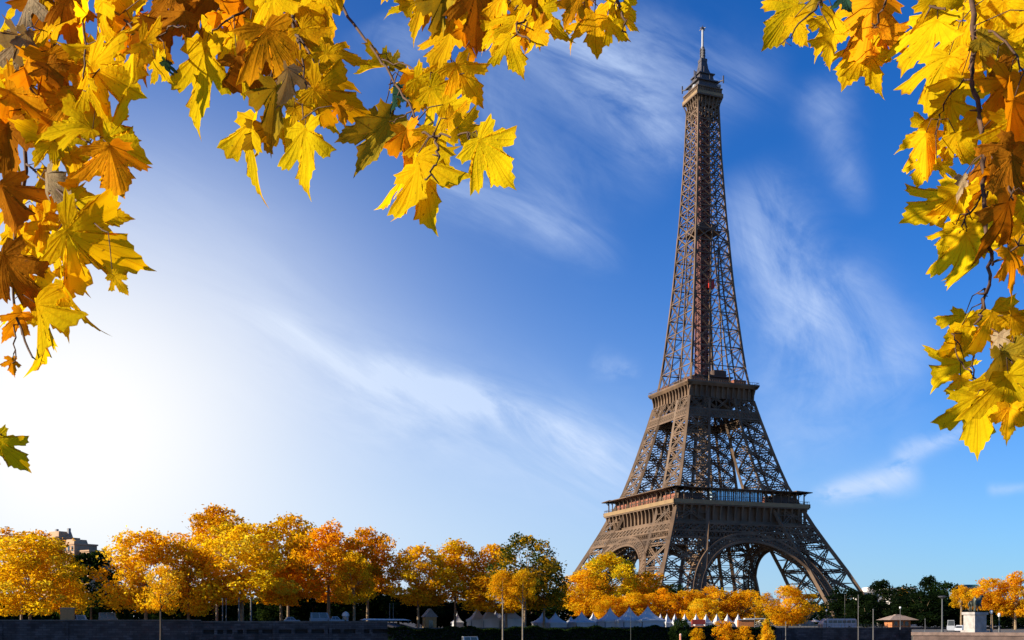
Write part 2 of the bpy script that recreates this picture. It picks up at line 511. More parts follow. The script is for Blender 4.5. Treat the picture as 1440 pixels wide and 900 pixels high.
def interp(tab, z):
    if z <= tab[0][0]: return tab[0][1]
    for (a, b), (c, d) in zip(tab, tab[1:]):
        if z <= c: return b + (d - b) * (z - a) / (c - a)
    return tab[-1][1]


def W(z): return interp(PROF, z)
def LWID(z): return interp([(0, 25.0), (57, 16.6), (64, 15.6), (115, 10.6), (122, 10.0), (147, 9.2), (180, 8.8), (195, 8.8)], z)


def lattice_bar(mb, p, q, depth, nrm, t=0.34, n=None):
    """a truss bar: two flanges and zigzag lacing, lying in the face with normal nrm"""
    p, q = Vector(p), Vector(q); d = q - p; ln = d.length; d.normalize()
    s = d.cross(Vector(nrm)).normalized() * (depth / 2)
    mb.beam(p + s, q + s, t); mb.beam(p - s, q - s, t)
    n = n or max(3, int(ln / (depth * 1.3)))
    for i in range(n):
        a, b = p + d * (ln * i / n), p + d * (ln * (i + 1) / n)
        sg = 1 if i % 2 else -1
        mb.beam(a + s * sg, b - s * sg, t * 0.6)


def leg_block(sx, sy, zs, name, chord, mtl, heavy=True):
    mb = MB()

    def corners(z):
        w, l = W(z), LWID(z)
        i = max(w - l, 0.25)
        return [Vector((sx * w, sy * w, z)), Vector((sx * i, sy * w, z)), Vector((sx * i, sy * i, z)), Vector((sx * w, sy * i, z))]
    C = [corners(z) for z in zs]
    nrm = [(0, sy, 0.3), (-sx, 0, 0.3), (0, -sy, 0.3), (sx, 0, 0.3)]
    for k in range(len(zs) - 1):
        A, B = C[k], C[k + 1]
        for c in range(4):
            mb.beam(A[c], B[c], chord * (1.15 if c == 0 else 1.0))
        for c in range(4):
            d = (c + 1) % 4
            ext = c in (0, 3)
            dp = 1.15 if heavy else 0.7
            if heavy:
                lattice_bar(mb, A[c], B[d], dp, nrm[c], 0.40)
                lattice_bar(mb, A[d], B[c], dp, nrm[c], 0.40)
                lattice_bar(mb, B[c], B[d], 1.3, nrm[c], 0.42)
                # secondary bracing meeting at the crossing of each panel
                mA, mB_ = (A[c] + A[d]) / 2, (B[c] + B[d]) / 2
                mid = (A[c] + A[d] + B[c] + B[d]) / 4
                mb.beam((A[c] + B[c]) / 2, mid, 0.3); mb.beam((A[d] + B[d]) / 2, mid, 0.3)
                mb.beam(mA, mid, 0.22); mb.beam(mid, mB_, 0.22)
            else:
                mb.beam(A[c], B[d], 0.5); mb.beam(A[d], B[c], 0.5); mb.beam(B[c], B[d], 0.5)
        # inner diaphragm
        mb.beam(B[0], B[2], 0.4); mb.beam(B[1], B[3], 0.4)
    return mb.build(name, mtl, tower)


for sx in (-1, 1):
    for sy in (-1, 1):
        leg_block(sx, sy, [0.5, 12.8, 24.6, 36.2, 46.2, 56.5], 'leg', 1.5, M['iron'])
        leg_block(sx, sy, [57.5, 66.5, 75.0, 83.5, 91.5, 99.4, 109.3], 'upper_leg', 1.15, M['iron'])
        for ax, ay in ((0, 0), (1, 0), (0, 1), (1, 1)):
            mb = MB()
            mb.box((sx * (60.3 - 25 * ax), sy * (60.3 - 25 * ay), -0.6), (7.5, 7.5, 3.2), 0, 0.8)
            mb.build('masonry_footing', M['masonry'], tower)


def face_frames():
    """(tangent, outward) of the four faces"""
    return [(Vector((1, 0, 0)), Vector((0, -1, 0))), (Vector((0, -1, 0)), Vector((-1, 0, 0))),
            (Vector((-1, 0, 0)), Vector((0, 1, 0))), (Vector((0, 1, 0)), Vector((1, 0, 0)))]


def fp(T, O, a, z, out=0.0):
    return T * a + O * (W(z) + out) + Vector((0, 0, z))


# arches, truss bands
for T, O in face_frames():
    mb = MB()
    Zc, Ri, Ro = 2.2, 35.6, 39.4
    n = 44
    ths = [math.pi * (0.045 + 0.91 * i / n) for i in range(n + 1)]

    def ap(r, th, out): return fp(T, O, r * math.cos(th), Zc + r * math.sin(th), out)
    for dep in (0.5, -4.2):
        for i in range(n):
            a, b = ths[i], ths[i + 1]
            for r, w in ((Ri, 0.75), (Ro, 0.75)):
                mb.beam(ap(r, a, dep), ap(r, b, dep), w, 1.0)
            mb.beam(ap(Ri, a, dep), ap(Ro, b, dep), 0.3); mb.beam(ap(Ro, a, dep), ap(Ri, b, dep), 0.3)
            mb.beam(ap(Ri, a, dep), ap(Ro, a, dep), 0.35)
            mb.beam(ap((Ri + Ro) / 2, a, dep), ap((Ri + Ro) / 2, b, dep), 0.3)
    for i in range(n):      # soffit lattice
        a, b = ths[i], ths[i + 1]
        mb.beam(ap(Ri, a, 0.5), ap(Ri, a, -4.2), 0.35)
        mb.beam(ap(Ri, a, 0.5), ap(Ri, b, -4.2), 0.22); mb.beam(ap(Ri, b, 0.5), ap(Ri, a, -4.2), 0.22)
        mb.beam(ap(Ro, a, 0.5), ap(Ro, a, -4.2), 0.3)
        # thin plate ribs that close the front ring
        q = [ap(Ri + 0.1, a, 0.35), ap(Ri + 0.1, b, 0.35), ap(Ri + 1.3, b, 0.35), ap(Ri + 1.3, a, 0.35)]
        mb.quad(*q)
    mb.build('arch', M['iron'], tower)
    # fan bars in the spandrels between arch and band
    for half in (range(-24, 0), range(1, 25)):
      mb = MB()
      for i in half:
        a = i * 1.35
        z0 = Zc + math.sqrt(max(0, Ro * Ro - a * a)); lim = W(z0) - LWID(z0) + 1
        if z0 < 38.5 and abs(a) < lim:
            mb.beam(fp(T, O, a, z0, 0.4), fp(T, O, a, 38.8, 0.4), 0.32)
            mb.beam(fp(T, O, a, z0, 0.4), fp(T, O, a + 1.35, 38.8, 0.4), 0.2)
      mb.build('spandrel', M['iron'], tower)
    # two storey truss belt
    mb = MB()
    for z, h in ((39.0, 0.8), (42.4, 0.7), (46.0, 0.8)):
        mb.beam(fp(T, O, -W(z), z, 0.35), fp(T, O, W(z), z, 0.35), 0.7, h)
    for (z0, z1, st, t) in ((42.4, 46.0, 3.6, 0.42), (39.0, 42.4, 2.0, 0.3)):
        nn = int(2 * W(z1) / st)
        for i in range(nn):
            u0, u1 = -1 + 2 * i / nn, -1 + 2 * (i + 1) / nn
            A, B = fp(T, O, u0 * W(z0), z0, 0.35), fp(T, O, u1 * W(z0), z0, 0.35)
            C, D = fp(T, O, u0 * W(z1), z1, 0.35), fp(T, O, u1 * W(z1), z1, 0.35)
            mb.beam(A, D, t); mb.beam(B, C, t)
            if z1 == 46.0: mb.beam(A, C, t * 0.8); mb.beam((A + C) / 2, (B + D) / 2, 0.25)
    # back layer of the belt
    for i in range(26):
        u0, u1 = -1 + 2 * i / 26, -1 + 2 * (i + 1) / 26
        A, B = fp(T, O, u0 * W(39), 39, -3.5), fp(T, O, u1 * W(39), 39, -3.5)
        C, D = fp(T, O, u0 * W(46), 46, -3.5), fp(T, O, u1 * W(46), 46, -3.5)
        mb.beam(A, D, 0.3); mb.beam(A, C, 0.3)
    mb.build('truss_belt', M['iron'], tower)

# --- first gallery
g1 = MB()
for T, O in face_frames():
    def q(a, o, z): return T * a + O * o + Vector((0, 0, z))
    # recessed wall behind brackets, name-band ledge, fascia
    def strip(h, z0, z1, o, th):
        g1.hexa([q(-h, o - th, z0), q(h, o - th, z0), q(h, o, z0), q(-h, o, z0)], [q(-h, o - th, z1), q(h, o - th, z1), q(h, o, z1), q(-h, o, z1)])
    strip(34.2, 46.6, 54.6, 35.0, 0.6)
    strip(36.0, 46.25, 47.9, 36.1, 1.0)
    strip(37.1, 54.6, 55.2, 37.15, 2.4)
    nb = 19
    for i in range(nb):
        a = -35.4 + 70.8 * i / (nb - 1)
        w = 0.42
        prof = [(35.0, 47.9), (36.1, 47.9), (36.15, 50.5), (36.5, 52.8), (37.0, 54.6), (35.0, 54.6)]
        for k in range(len(prof) - 1):
            pass
        n0 = len(g1.v)
        for s in (-w, w):
            for o, z in prof: g1.v.append(tuple(q(a + s, o, z)))
        m = len(prof)
        g1.f.append(tuple(n0 + k for k in range(m))); g1.f.append(tuple(n0 + m + k for k in reversed(range(m))))
        for k in range(m):
            l = (k + 1) % m
            g1.f.append((n0 + l, n0 + k, n0 + m + k, n0 + m + l))
o = g1.build('first_gallery', M['iron'], tower)
gb = MB()
for T, O in face_frames():
    def q(a, o, z): return T * a + O * o + Vector((0, 0, z))
    h = 37.45
    gb.hexa([q(-h, 36.6, 55.21), q(h, 36.6, 55.21), q(h, 37.45, 55.21), q(-h, 37.45, 55.21)], [q(-h, 36.6, 57.1), q(h, 36.6, 57.1), q(h, 37.45, 57.1), q(-h, 37.45, 57.1)])
gb.build('fascia_band', M['iron_sunlit'], tower)
dk = MB()
dk.box((0, 0, 55.9), (73.0, 73.0, 0.5)); dk.build('first_deck', M['iron_dark'], tower)
# railing, posts and canopy
rl = MB(); cn = MB()
for T, O in face_frames():
    def q(a, o, z): return T * a + O * o + Vector((0, 0, z))
    rl.beam(q(-37.2, 37.1, 58.3), q(37.2, 37.1, 58.3), 0.16)
    for i in range(61): rl.beam(q(-37 + 74 * i / 60, 37.1, 57.1), q(-37 + 74 * i / 60, 37.1, 58.3), 0.09)
    for i in range(17):
        a = -35.2 + 70.4 * i / 16
        cn.beam(q(a, 35.4, 56.2), q(a, 35.4, 62.5), 0.42)
        cn.beam(q(a, 35.4, 60.8), q(a, 37.2, 62.5), 0.2)
    cn.hexa([q(-38.2, 29.0, 62.5), q(38.2, 29.0, 62.5), q(38.2, 38.2, 62.5), q(-38.2, 38.2, 62.5)], [q(-38.2, 29.0, 63.3), q(38.2, 29.0, 63.3), q(38.2, 38.2, 62.9), q(-38.2, 38.2, 62.9)])
rl.build('first_railing', M['iron_dark'], tower)
cn.build('canopy', M['iron'], tower)
# pavilions of the first floor, between the legs
for k, (T, O) in enumerate(face_frames()):
    mb = MB()
    def q(a, o, z): return T * a + O * o + Vector((0, 0, z))
    c = O * 30.0 + Vector((0, 0, 59.4)); rz = math.atan2(T.y, T.x)
    mb.box(c, (30.0 if k % 2 else 25.5, 7.0, 6.2), rz)
    pv = mb.build('pavilion', M['glass'] if k % 2 == 0 else M['red_wall'], tower)
    mu = MB()
    half = 15.0 if k % 2 else 12.75
    for i in range(13):
        a = -half + 2 * half * i / 12
        mu.beam(q(a, 33.56, 56.3), q(a, 33.56, 62.45), 0.28)
    mu.beam(q(-half, 33.6, 59.5), q(half, 33.6, 59.5), 0.2)
    mu.build('mullions', M['iron'], pv)
    for sg in (-1, 1):
        bs = MB()
        bs.box(T * (sg * 25.5) + O * 31.5 + Vector((0, 0, 58.6)), (12.0, 3.0, 4.4), rz)
        bs.build('gallery_shop', M['red_wall'] if k % 2 else M['iron_dark'], tower)

# --- second level belts and gallery
for T, O in face_frames():
    mb = MB()
    def band(z0, z1, out, th=0.7):
        a0, a1 = W(z0) + out, W(z1) + out
        lo = [T * -a0 + O * (a0 - th) + Vector((0, 0, z0)), T * a0 + O * (a0 - th) + Vector((0, 0, z0)), T * a0 + O * a0 + Vector((0, 0, z0)), T * -a0 + O * a0 + Vector((0, 0, z0))]
        hi = [T * -a1 + O * (a1 - th) + Vector((0, 0, z1)), T * a1 + O * (a1 - th) + Vector((0, 0, z1)), T * a1 + O * a1 + Vector((0, 0, z1)), T * -a1 + O * a1 + Vector((0, 0, z1))]
        mb.hexa(lo, hi)
    band(99.4, 100.2, 0.45); band(103.0, 103.9, 0.45); band(100.2, 103.0, 0.30, 0.25)
    for i in range(22):
        u0, u1 = -1 + 2 * i / 22, -1 + 2 * (i + 1) / 22
        a, c = fp(T, O, u0 * W(100.2), 100.2, 0.42), fp(T, O, u1 * W(103), 103.0, 0.42)
        e, g = fp(T, O, u1 * W(100.2), 100.2, 0.42), fp(T, O, u0 * W(103), 103.0, 0.42)
        mb.beam(a, c, 0.25); mb.beam(e, g, 0.25)
    # big crosses
    for i in range(5):
        u0, u1 = -1 + 2 * i / 5, -1 + 2 * (i + 1) / 5
        A, B, C, D = (fp(T, O, u0 * W(103.9), 103.9, 0.3), fp(T, O, u1 * W(103.9), 103.9, 0.3), fp(T, O, u0 * W(109.4), 109.4, 0.3), fp(T, O, u1 * W(109.4), 109.4, 0.3))
        lattice_bar(mb, A, D, 0.8, O, 0.25); lattice_bar(mb, B, C, 0.8, O, 0.25); mb.beam(A, C, 0.7); mb.beam(B, D, 0.7)
    mb.build('second_truss_belt', M['iron'], tower)
g2 = MB()
for T, O in face_frames():
    def q(a, o, z): return T * a + O * o + Vector((0, 0, z))
    g2.hexa([q(-17.6, 17.0, 109.4), q(17.6, 17.0, 109.4), q(17.6, 17.6, 109.4), q(-17.6, 17.6, 109.4)], [q(-17.6, 17.0, 114.9), q(17.6, 17.0, 114.9), q(17.6, 17.6, 114.9), q(-17.6, 17.6, 114.9)])
    for i in range(13):
        a = -17.9 + 35.8 * i / 12
        n0 = len(g2.v); prof = [(17.5, 109.5), (18.3, 109.5), (18.45, 112), (19.3, 114.9), (17.5, 114.9)]
        for s in (-0.3, 0.3):
            for oo, z in prof: g2.v.append(tuple(q(a + s, oo, z)))
        m = len(prof)
        g2.f.append(tuple(n0 + k for k in range(m))); g2.f.append(tuple(n0 + m + k for k in reversed(range(m))))
        for k in range(m): g2.f.append((n0 + (k + 1) % m, n0 + k, n0 + m + k, n0 + m + (k + 1) % m))
    g2.hexa([q(-19.4, 17.5, 114.9), q(19.4, 17.5, 114.9), q(19.4, 19.4, 114.9), q(-19.4, 19.4, 114.9)], [q(-20.2, 17.5, 116.2), q(20.2, 17.5, 116.2), q(20.2, 20.2, 116.2), q(-20.2, 20.2, 116.2)])
    g2.hexa([q(-20.2, 19.8, 116.2), q(20.2, 19.8, 116.2), q(20.2, 20.2, 116.2), q(-20.2, 20.2, 116.2)], [q(-20.25, 19.8, 117.0), q(20.25, 19.8, 117.0), q(20.25, 20.25, 117.0), q(-20.25, 20.25, 117.0)])
    g2.beam(q(-20, 19.9, 118.1), q(20, 19.9, 118.1), 0.14)
    for i in range(33): g2.beam(q(-20 + 40 * i / 32, 19.9, 117.0), q(-20 + 40 * i / 32, 19.9, 118.1), 0.09)
g2.build('second_gallery', M['iron'], tower)
mb = MB(); mb.box((0, 0, 115.6), (35, 35, 0.6)); mb.box((0, 0, 119.4), (20, 20, 4.2)); mb.box((0, 0, 121.9), (22, 22, 0.6)); mb.box((5, -5, 124.0), (7, 7, 3.4)); mb.build('second_deck', M['iron_dark'], tower)
for sx in (-1, 1):
    for sy in (-1, 1):
        mb = MB(); mb.box((sx * 12, sy * 12, 118.2), (7, 7, 3.5)); mb.build('gallery_kiosk', M['red_wall'], tower)

# --- spire: four legs that close up, cross braced to the top
zs = [115.5]
while zs[-1] < 258:
    z = zs[-1]; zs.append(z + max(4.6, 0.62 * W(z) + 0.4))
zs[-1] = 259.5
sp = MB()
for T, O in face_frames():
    for k in range(len(zs) - 1):
        z0, z1 = zs[k], zs[k + 1]
        w0, w1 = W(z0), W(z1)
        A, B = fp(T, O, -w0, z0), fp(T, O, w0, z0); C, D = fp(T, O, -w1, z1), fp(T, O, w1, z1)
        sp.beam(A, C, 1.0 - 0.2 * (z0 > 190))
        g0, g1_ = max(w0 - LWID(z0), 0), max(w1 - LWID(z1), 0)
        t = 0.46 if z0 < 190 else 0.40
        if g0 > 0.6:
            for sg in (-1, 1):
                a0, a1 = fp(T, O, sg * g0, z0), fp(T, O, sg * g1_, z1)
                e0, e1 = fp(T, O, sg * w0, z0), fp(T, O, sg * w1, z1)
                sp.beam(a0, a1, 0.55)
                lattice_bar(sp, e0, a1, 0.6, O, 0.2); lattice_bar(sp, a0, e1, 0.6, O, 0.2)
                sp.beam(e1, a1, t)
            sp.beam(fp(T, O, -g1_, z1), fp(T, O, g1_, z1), 0.35)
        else:
            Mi, Mo = fp(T, O, 0, z0), fp(T, O, 0, z1)
            sp.beam(Mi, Mo, 0.42)
            for e0, e1 in ((A, C), (B, D)):
                sp.beam(e0, Mo, t); sp.beam(Mi, e1, t)
            sp.beam(C, D, t)
    # inner diaphragms
for z in zs[1:]:
    w = W(z)
    sp.beam((-w, -w, z), (w, w, z), 0.3); sp.beam((-w, w, z), (w, -w, z), 0.3)
sp.build('spire', M['iron'], tower)
# lift shaft
ls = MB()
for sx, sy in ((-1, -1), (1, -1), (1, 1), (-1, 1)):
    ls.beam((sx * 2.6, sy * 2.6, 116), (sx * 2.3, sy * 2.3, 262), 0.8)
z = 118.0
while z < 260:
    for T, O in face_frames():
        A, B = T * -2.5 + O * 2.5 + Vector((0, 0, z)), T * 2.5 + O * 2.5 + Vector((0, 0, z))
        C, D = A + Vector((0, 0, 3.0)), B + Vector((0, 0, 3.0))
        ls.beam(A, D, 0.5); ls.beam(B, C, 0.5); ls.beam(C, D, 0.7); ls.beam((A + B) / 2, (C + D) / 2, 0.9)
    z += 3.0
ls.build('lift_shaft', M['iron_red'], tower)
mb = MB(); mb.box((0, 0, 117.6 + 78), (13.5, 13.5, 0.8)); mb.box((0, 0, 198.0), (9.5, 9.5, 3.6)); mb.build('halfway_platform', M['iron_dark'], tower)
mb = MB(); mb.box((2.6, -2.8, 170), (3.2, 3.2, 4.5)); mb.build('lift_cabin', mat('red lift cabin', (0.45, 0.03, 0.02), 0.4), tower)

# --- summit
sm = MB()
for T, O in face_frames():
    def q(a, o, z): return T * a + O * o + Vector((0, 0, z))
    for i in range(7):
        u_ = -1 + 2 * i / 6
        pts = [(5.65, 252.5), (5.75, 257), (6.2, 260.0), (7.0, 262.2)]
        for (o0, z0), (o1, z1) in zip(pts, pts[1:]):
            sm.beam(q(u_ * o0, o0, z0), q(u_ * o1, o1, z1), 0.5, 0.55)
    sm.hexa([q(-5.6, 4.9, 258.5), q(5.6, 4.9, 258.5), q(5.6, 5.5, 258.5), q(-5.6, 5.5, 258.5)], [q(-6.4, 4.9, 262.4), q(6.4, 4.9, 262.4), q(6.4, 5.5, 262.4), q(-6.4, 5.5, 262.4)])
sm.box((0, 0, 262.75), (14.9, 14.9, 0.7)); sm.box((0, 0, 266.9), (14.4, 14.4, 0.6))
sm.box((0, 0, 264.9), (13.4, 13.4, 3.6))
for T, O in face_frames():
    for i in range(11):
        a = -6.8 + 13.6 * i / 10
        sm.beam(T * a + O * 6.85 + Vector((0, 0, 263)), T * a + O * 6.85 + Vector((0, 0, 266.7)), 0.3)
sm.build('summit_cabin', M['iron'], tower)
mb = MB()
for T, O in face_frames():
    def q(a, o, z): return T * a + O * o + Vector((0, 0, z))
    mb.hexa([q(-7.45, 7.0, 263.11), q(7.45, 7.0, 263.11), q(7.45, 7.45, 263.11), q(-7.45, 7.45, 263.11)], [q(-7.45, 7.0, 264.5), q(7.45, 7.0, 264.5), q(7.45, 7.45, 264.5), q(-7.45, 7.45, 264.5)])
mb.build('summit_band', M['iron_sunlit'], tower)
mb = MB()
mb.box((0, 0, 268.9), (11.0, 11.0, 3.4), 0, 0.93); mb.box((0, 0, 270.9), (12.6, 12.6, 0.6)); mb.box((0, 0, 273.0), (8.6, 8.6, 3.6), 0, 0.85)
mb.box((0, 0, 275.2), (9.0, 9.0, 0.5)); mb.box((0, 0, 277.4), (6.2, 6.2, 4.0), 0, 0.6); mb.box((0, 0, 280.8), (4.0, 4.0, 3.2), 0, 0.8); mb.box((0, 0, 283.2), (3.4, 3.4, 1.4))
for i in range(40):
    a = rng.uniform(0, 6.283); r = rng.choice((4.5, 5.8, 6.6)); z0 = rng.choice((267.2, 271.2, 275.4)); r = min(r, {267.2: 6.8, 271.2: 6.0, 275.4: 4.2}[z0])
    mb.beam((r * math.cos(a), r * math.sin(a), z0), (r * math.cos(a), r * math.sin(a), z0 + rng.uniform(1.2, 4.0)), rng.uniform(0.12, 0.35))
for i in range(4):
    T, O = face_frames()[i]
    mb.beam(O * 5.5 + T * 5 + Vector((0, 0, 270.8)), O * 8.2 + T * 7.0 + Vector((0, 0, 270.9)), 0.5)
    mb.beam(O * 8.2 + T * 7.0 + Vector((0, 0, 269.5)), O * 8.2 + T * 7.0 + Vector((0, 0, 273.2)), 0.5)
mb.build('summit_superstructure', M['mast_dark'], tower)
mb = MB()
mb.lathe((-5.4, -2.0, 268.3), [(0.3, -1.2), (1.2, -0.9), (1.5, 0), (1.2, 0.9), (0.3, 1.2)], 10)
mb.build('radome', M['mast'], tower)
mb = MB()
mb.lathe((6.4, -5.2, 269.2), [(0.2, -0.9), (0.9, -0.6), (1.1, 0), (0.9, 0.6), (0.2, 0.9)], 10)
mb.build('radome', M['mast'], tower)
mb = MB()
mb.tube([(0, 0, 283.8), (0, 0, 290.2)], [1.05, 0.95], 8)
for z in (284.6, 286, 287.4, 288.8):
    for a in (0, 1.57, 3.14, 4.71): mb.box((1.05 * math.cos(a), 1.05 * math.sin(a), z), (0.7, 0.7, 1.0), a)
mb.build('lower_mast', M['mast_dark'], tower)
mb = MB(); mb.tube([(0, 0, 290.1), (0, 0, 299.4)], [0.62, 0.5], 8); mb.build('upper_mast', M['mast'], tower)
mb = MB(); mb.box((0, 0, 299.6), (1.5, 1.5, 0.9))
for a in (0.4, 1.97, 3.54, 5.11): mb.beam((0, 0, 299.7), (1.9 * math.cos(a), 1.9 * math.sin(a), 299.5), 0.25)
mb.beam((0, 0, 300), (0, 0, 301.2), 0.3)
mb.build('mast_head', M['mast_dark'], tower)

# ------------------------------------------------------------------ trees
TINTS = {
    'yellow': [(0.93, 0.64, 0.02), (0.92, 0.56, 0.015), (0.93, 0.70, 0.05), (0.88, 0.50, 0.012)],
    'gold': [(0.92, 0.56, 0.014), (0.86, 0.46, 0.010), (0.93, 0.63, 0.02), (0.72, 0.35, 0.012)],
    'orange': [(0.90, 0.55, 0.013), (0.85, 0.46, 0.010), (0.92, 0.60, 0.016), (0.66, 0.35, 0.012)],
    'mixed': [(0.62, 0.34, 0.02), (0.08, 0.11, 0.02), (0.66, 0.36, 0.02), (0.05, 0.08, 0.02), (0.20, 0.16, 0.02)],
    'olive': [(0.10, 0.13, 0.02), (0.06, 0.09, 0.015), (0.20, 0.18, 0.02)],
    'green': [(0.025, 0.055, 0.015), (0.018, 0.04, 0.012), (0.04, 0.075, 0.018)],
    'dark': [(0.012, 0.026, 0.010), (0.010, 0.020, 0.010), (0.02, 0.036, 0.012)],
    'lime': [(0.85, 0.62, 0.02), (0.88, 0.54, 0.015), (0.62, 0.54, 0.025)],
}


def crown_mesh(seed, w, h, n_lobes, n_cards, card, tint, shape='egg', name='crown', twigs=True, shell=0.5):
    """leaf clumps through a lobed volume, base at z=0, height h, width w"""
    rn = random.Random(seed); mb = MB(); mb.c = []
    lobes = []
    pal = TINTS[tint]
    for i in range(n_lobes):
        t = (i + rn.random()) / n_lobes         # height, stratified
        if shape == 'egg': rad = max(0.12, math.sin(math.pi * min(1, 0.22 + 0.78 * t)) ** 0.62)
        elif shape == 'round': rad = math.sqrt(max(0.02, 1 - (2 * t - 1) ** 2))
        elif shape == 'cone': rad = 1.0 - 0.85 * t
        elif shape == 'broad': rad = max(0.2, math.sin(math.pi * min(1, 0.30 + 0.68 * t)) ** 0.5)
        else: rad = max(0.3, (1 - t ** 3) ** 0.5)    # a mass that stands on the ground
        a = i * 2.39996 + rn.uniform(-0.5, 0.5); r = rn.random() ** 0.42 * rad
        lr = rn.uniform(0.11, 0.28) * (0.8 + 0.35 * (1 - t))
        k_ = 1 - lr * 0.55
        zt = h * (0.07 + 0.84 * t + rn.uniform(-0.03, 0.05))
        c = Vector((r * math.cos(a) * (w / 2) * k_, r * math.sin(a) * (w / 2) * k_, zt))
        lobes.append((c, lr * w * 0.5, rn.choice(pal), rn.uniform(0.8, 1.12)))
    wt = [l[1] ** 2 for l in lobes]; tot = sum(wt)
    for (c, lr, tc, br), ww in zip(lobes, wt):
        k = max(8, int(n_cards * ww / tot))
        for _ in range(k):
            d = Vector((rn.gauss(0, 1), rn.gauss(0, 1), rn.gauss(0, 1))).normalized()
            rr = lr * (1 - shell * rn.random() ** 1.6) * (rn.uniform(1.1, 1.75) if rn.random() < 0.2 else 1.0)
            p = c + Vector((d.x * rr, d.y * rr, d.z * rr * 0.82))
            if p.z < 0: p.z = rn.uniform(0, 0.1) * h
            nrm = (d * 0.5 + Vector((rn.gauss(0, 1), rn.gauss(0, 1), rn.gauss(0, 1) + 0.2)) * 0.75).normalized()
            u = nrm.cross(Vector((rn.gauss(0, 1), rn.gauss(0, 1), rn.gauss(0, 1)))).normalized(); v = nrm.cross(u)
            s = card * rn.uniform(0.65, 1.45)
            if rn.random() < 0.25: tc2 = rn.choice(pal)
            else: tc2 = tc
            b = br * rn.uniform(0.7, 1.1)
            col = (tc2[0] * b, tc2[1] * b, tc2[2] * b, 1)
            a, e = u * s, v * (s * rn.uniform(0.45, 0.8))
            # a drooping diamond shaped clump
            mb.quad(p - a, p + e + nrm * (s * 0.2), p + a, p - e + nrm * (s * 0.2))
            mb.c += [col] * 4
    return mb.mesh(name, M['leaf_far']), lobes


def trunk_mesh(seed, hgt, r, crown_lobes, cz, lean=0.0, bark='bark', limbs=9):
    rn = random.Random(seed + 99); mb = MB()
    top = Vector((lean * hgt, rn.uniform(-0.3, 0.3), hgt))
    pts = [Vector((0, 0, -0.5)), Vector((0, 0, 0.0)), Vector((lean * hgt * 0.3, 0.1, hgt * 0.35)), Vector((lean * hgt * 0.6, 0, hgt * 0.7)), top]
    mb.tube(pts, [r * 1.5, r * 1.25, r, r * 0.85, r * 0.7], 8)
    for c, lr, _, _ in rn.sample(crown_lobes, min(limbs, len(crown_lobes))):
        tgt = Vector((c.x, c.y, c.z + cz))
        st = pts[3].lerp(top, rn.random())
        if tgt.z < st.z: continue
        mid = st.lerp(tgt, 0.5) + Vector((0, 0, (tgt - st).length * 0.08))
        mb.tube([st, mid, tgt], [r * 0.45, r * 0.28, r * 0.08], 5)
    return mb.mesh('trunk', M[bark])


KINDS = {}


def kind_of(key):
    """a crown of 10 m width and 10 m height, shared by the trees of a kind"""
    if key not in KINDS:
        tint, shape, seed, dens, card = key
        KINDS[key] = crown_mesh(seed, 10, 10, 58, int(dens * 0.95), card, tint, shape)
    return KINDS[key]


def tree(px, top, wpx, Y, cbot, tint, label, shape='egg', seed=1, dens=9000, card=0.17, trunk_r=0.35, bark='bark', group=None, base=None, lean=0.0, name='autumn_tree', cat='tree', limbs=9):
    X = (px - CX) / F * Y
    z0 = gz(X) if base is None else base
    zt, zb = ZC + (HY - top) / F * Y, ZC + (HY - cbot) / F * Y
    zb = max(zb, z0 + 0.4)
    w, h = wpx / F * Y, zt - zb
    t = thing(name, label, cat, (X, Y, z0), 0, group)
    me, lobes = kind_of((tint, shape, seed, dens, card))
    c = bpy.data.objects.new('crown', me); COL.objects.link(c); c.parent = t
    c.location = (lean * (zb - z0), 0, zb - z0); c.scale = (w / 10, w / 10, h / 10); c.rotation_euler = (0, 0, rng.uniform(0, 6.28))
    lb = [(Vector((l[0].x * w / 10, l[0].y * w / 10, l[0].z * h / 10)), l[1], 0, 0) for l in lobes]
    tr = bpy.data.objects.new('trunk', trunk_mesh(seed + int(px), (zb - z0) + h * 0.35, trunk_r, lb, zb - z0, lean, bark, limbs)); COL.objects.link(tr); tr.parent = t
    return t


GA = 'autumn trees along the far bank'
# left of the tents
tree(42, 752, 168, 262, 866, 'yellow', 'broad bright yellow tree at the far left edge, its crown reaching the quay wall', 'broad', 3, 12000, 0.15, group=GA)
tree(30, 741, 150, 300, 830, 'orange', 'orange treetop rising behind the bright yellow tree at the far left', 'broad', 4, group=GA)
tree(88, 800, 60, 275, 866, 'yellow', 'small yellow tree filling the right flank of the far left tree', 'egg', 5, group=GA)
tree(205, 742, 145, 268, 862, 'yellow', 'spreading yellow tree with forked trunk right of the dark gap', 'broad', 6, 12000, 0.15, 0.42, group=GA)
tree(265, 762, 110, 272, 866, 'yellow', 'low yellow tree filling the space beside the forked trunk', 'broad', 3, group=GA)
tree(305, 708, 125, 318, 800, 'orange', 'tallest orange treetop on the left, standing behind the yellow trees', 'egg', 7, group=GA)
tree(340, 728, 175, 274, 850, 'yellow', 'large golden yellow tree with brown trunk, just right of the forked tree', 'broad', 8, 13000, 0.15, 0.5, group=GA)
tree(405, 720, 125, 325, 830, 'orange', 'orange tree showing above the right shoulder of the large golden tree', 'egg', 4, group=GA)
tree(395, 790, 80, 285, 852, 'gold', 'small gold tree under the right side of the large golden tree', 'broad', 9, group=GA)
tree(462, 736, 138, 290, 846, 'gold', 'gold tree with slender trunk above the parked grey cars', 'egg', 9, 11000, 0.16, 0.45, group=GA)
tree(517, 738, 104, 300, 836, 'orange', 'orange brown tree with dark top above the white awning', 'egg', 7, 10000, 0.16, group=GA)
tree(498, 775, 70, 282, 850, 'gold', 'small gold tree between the grey cars and the white awning', 'egg', 5, group=GA)
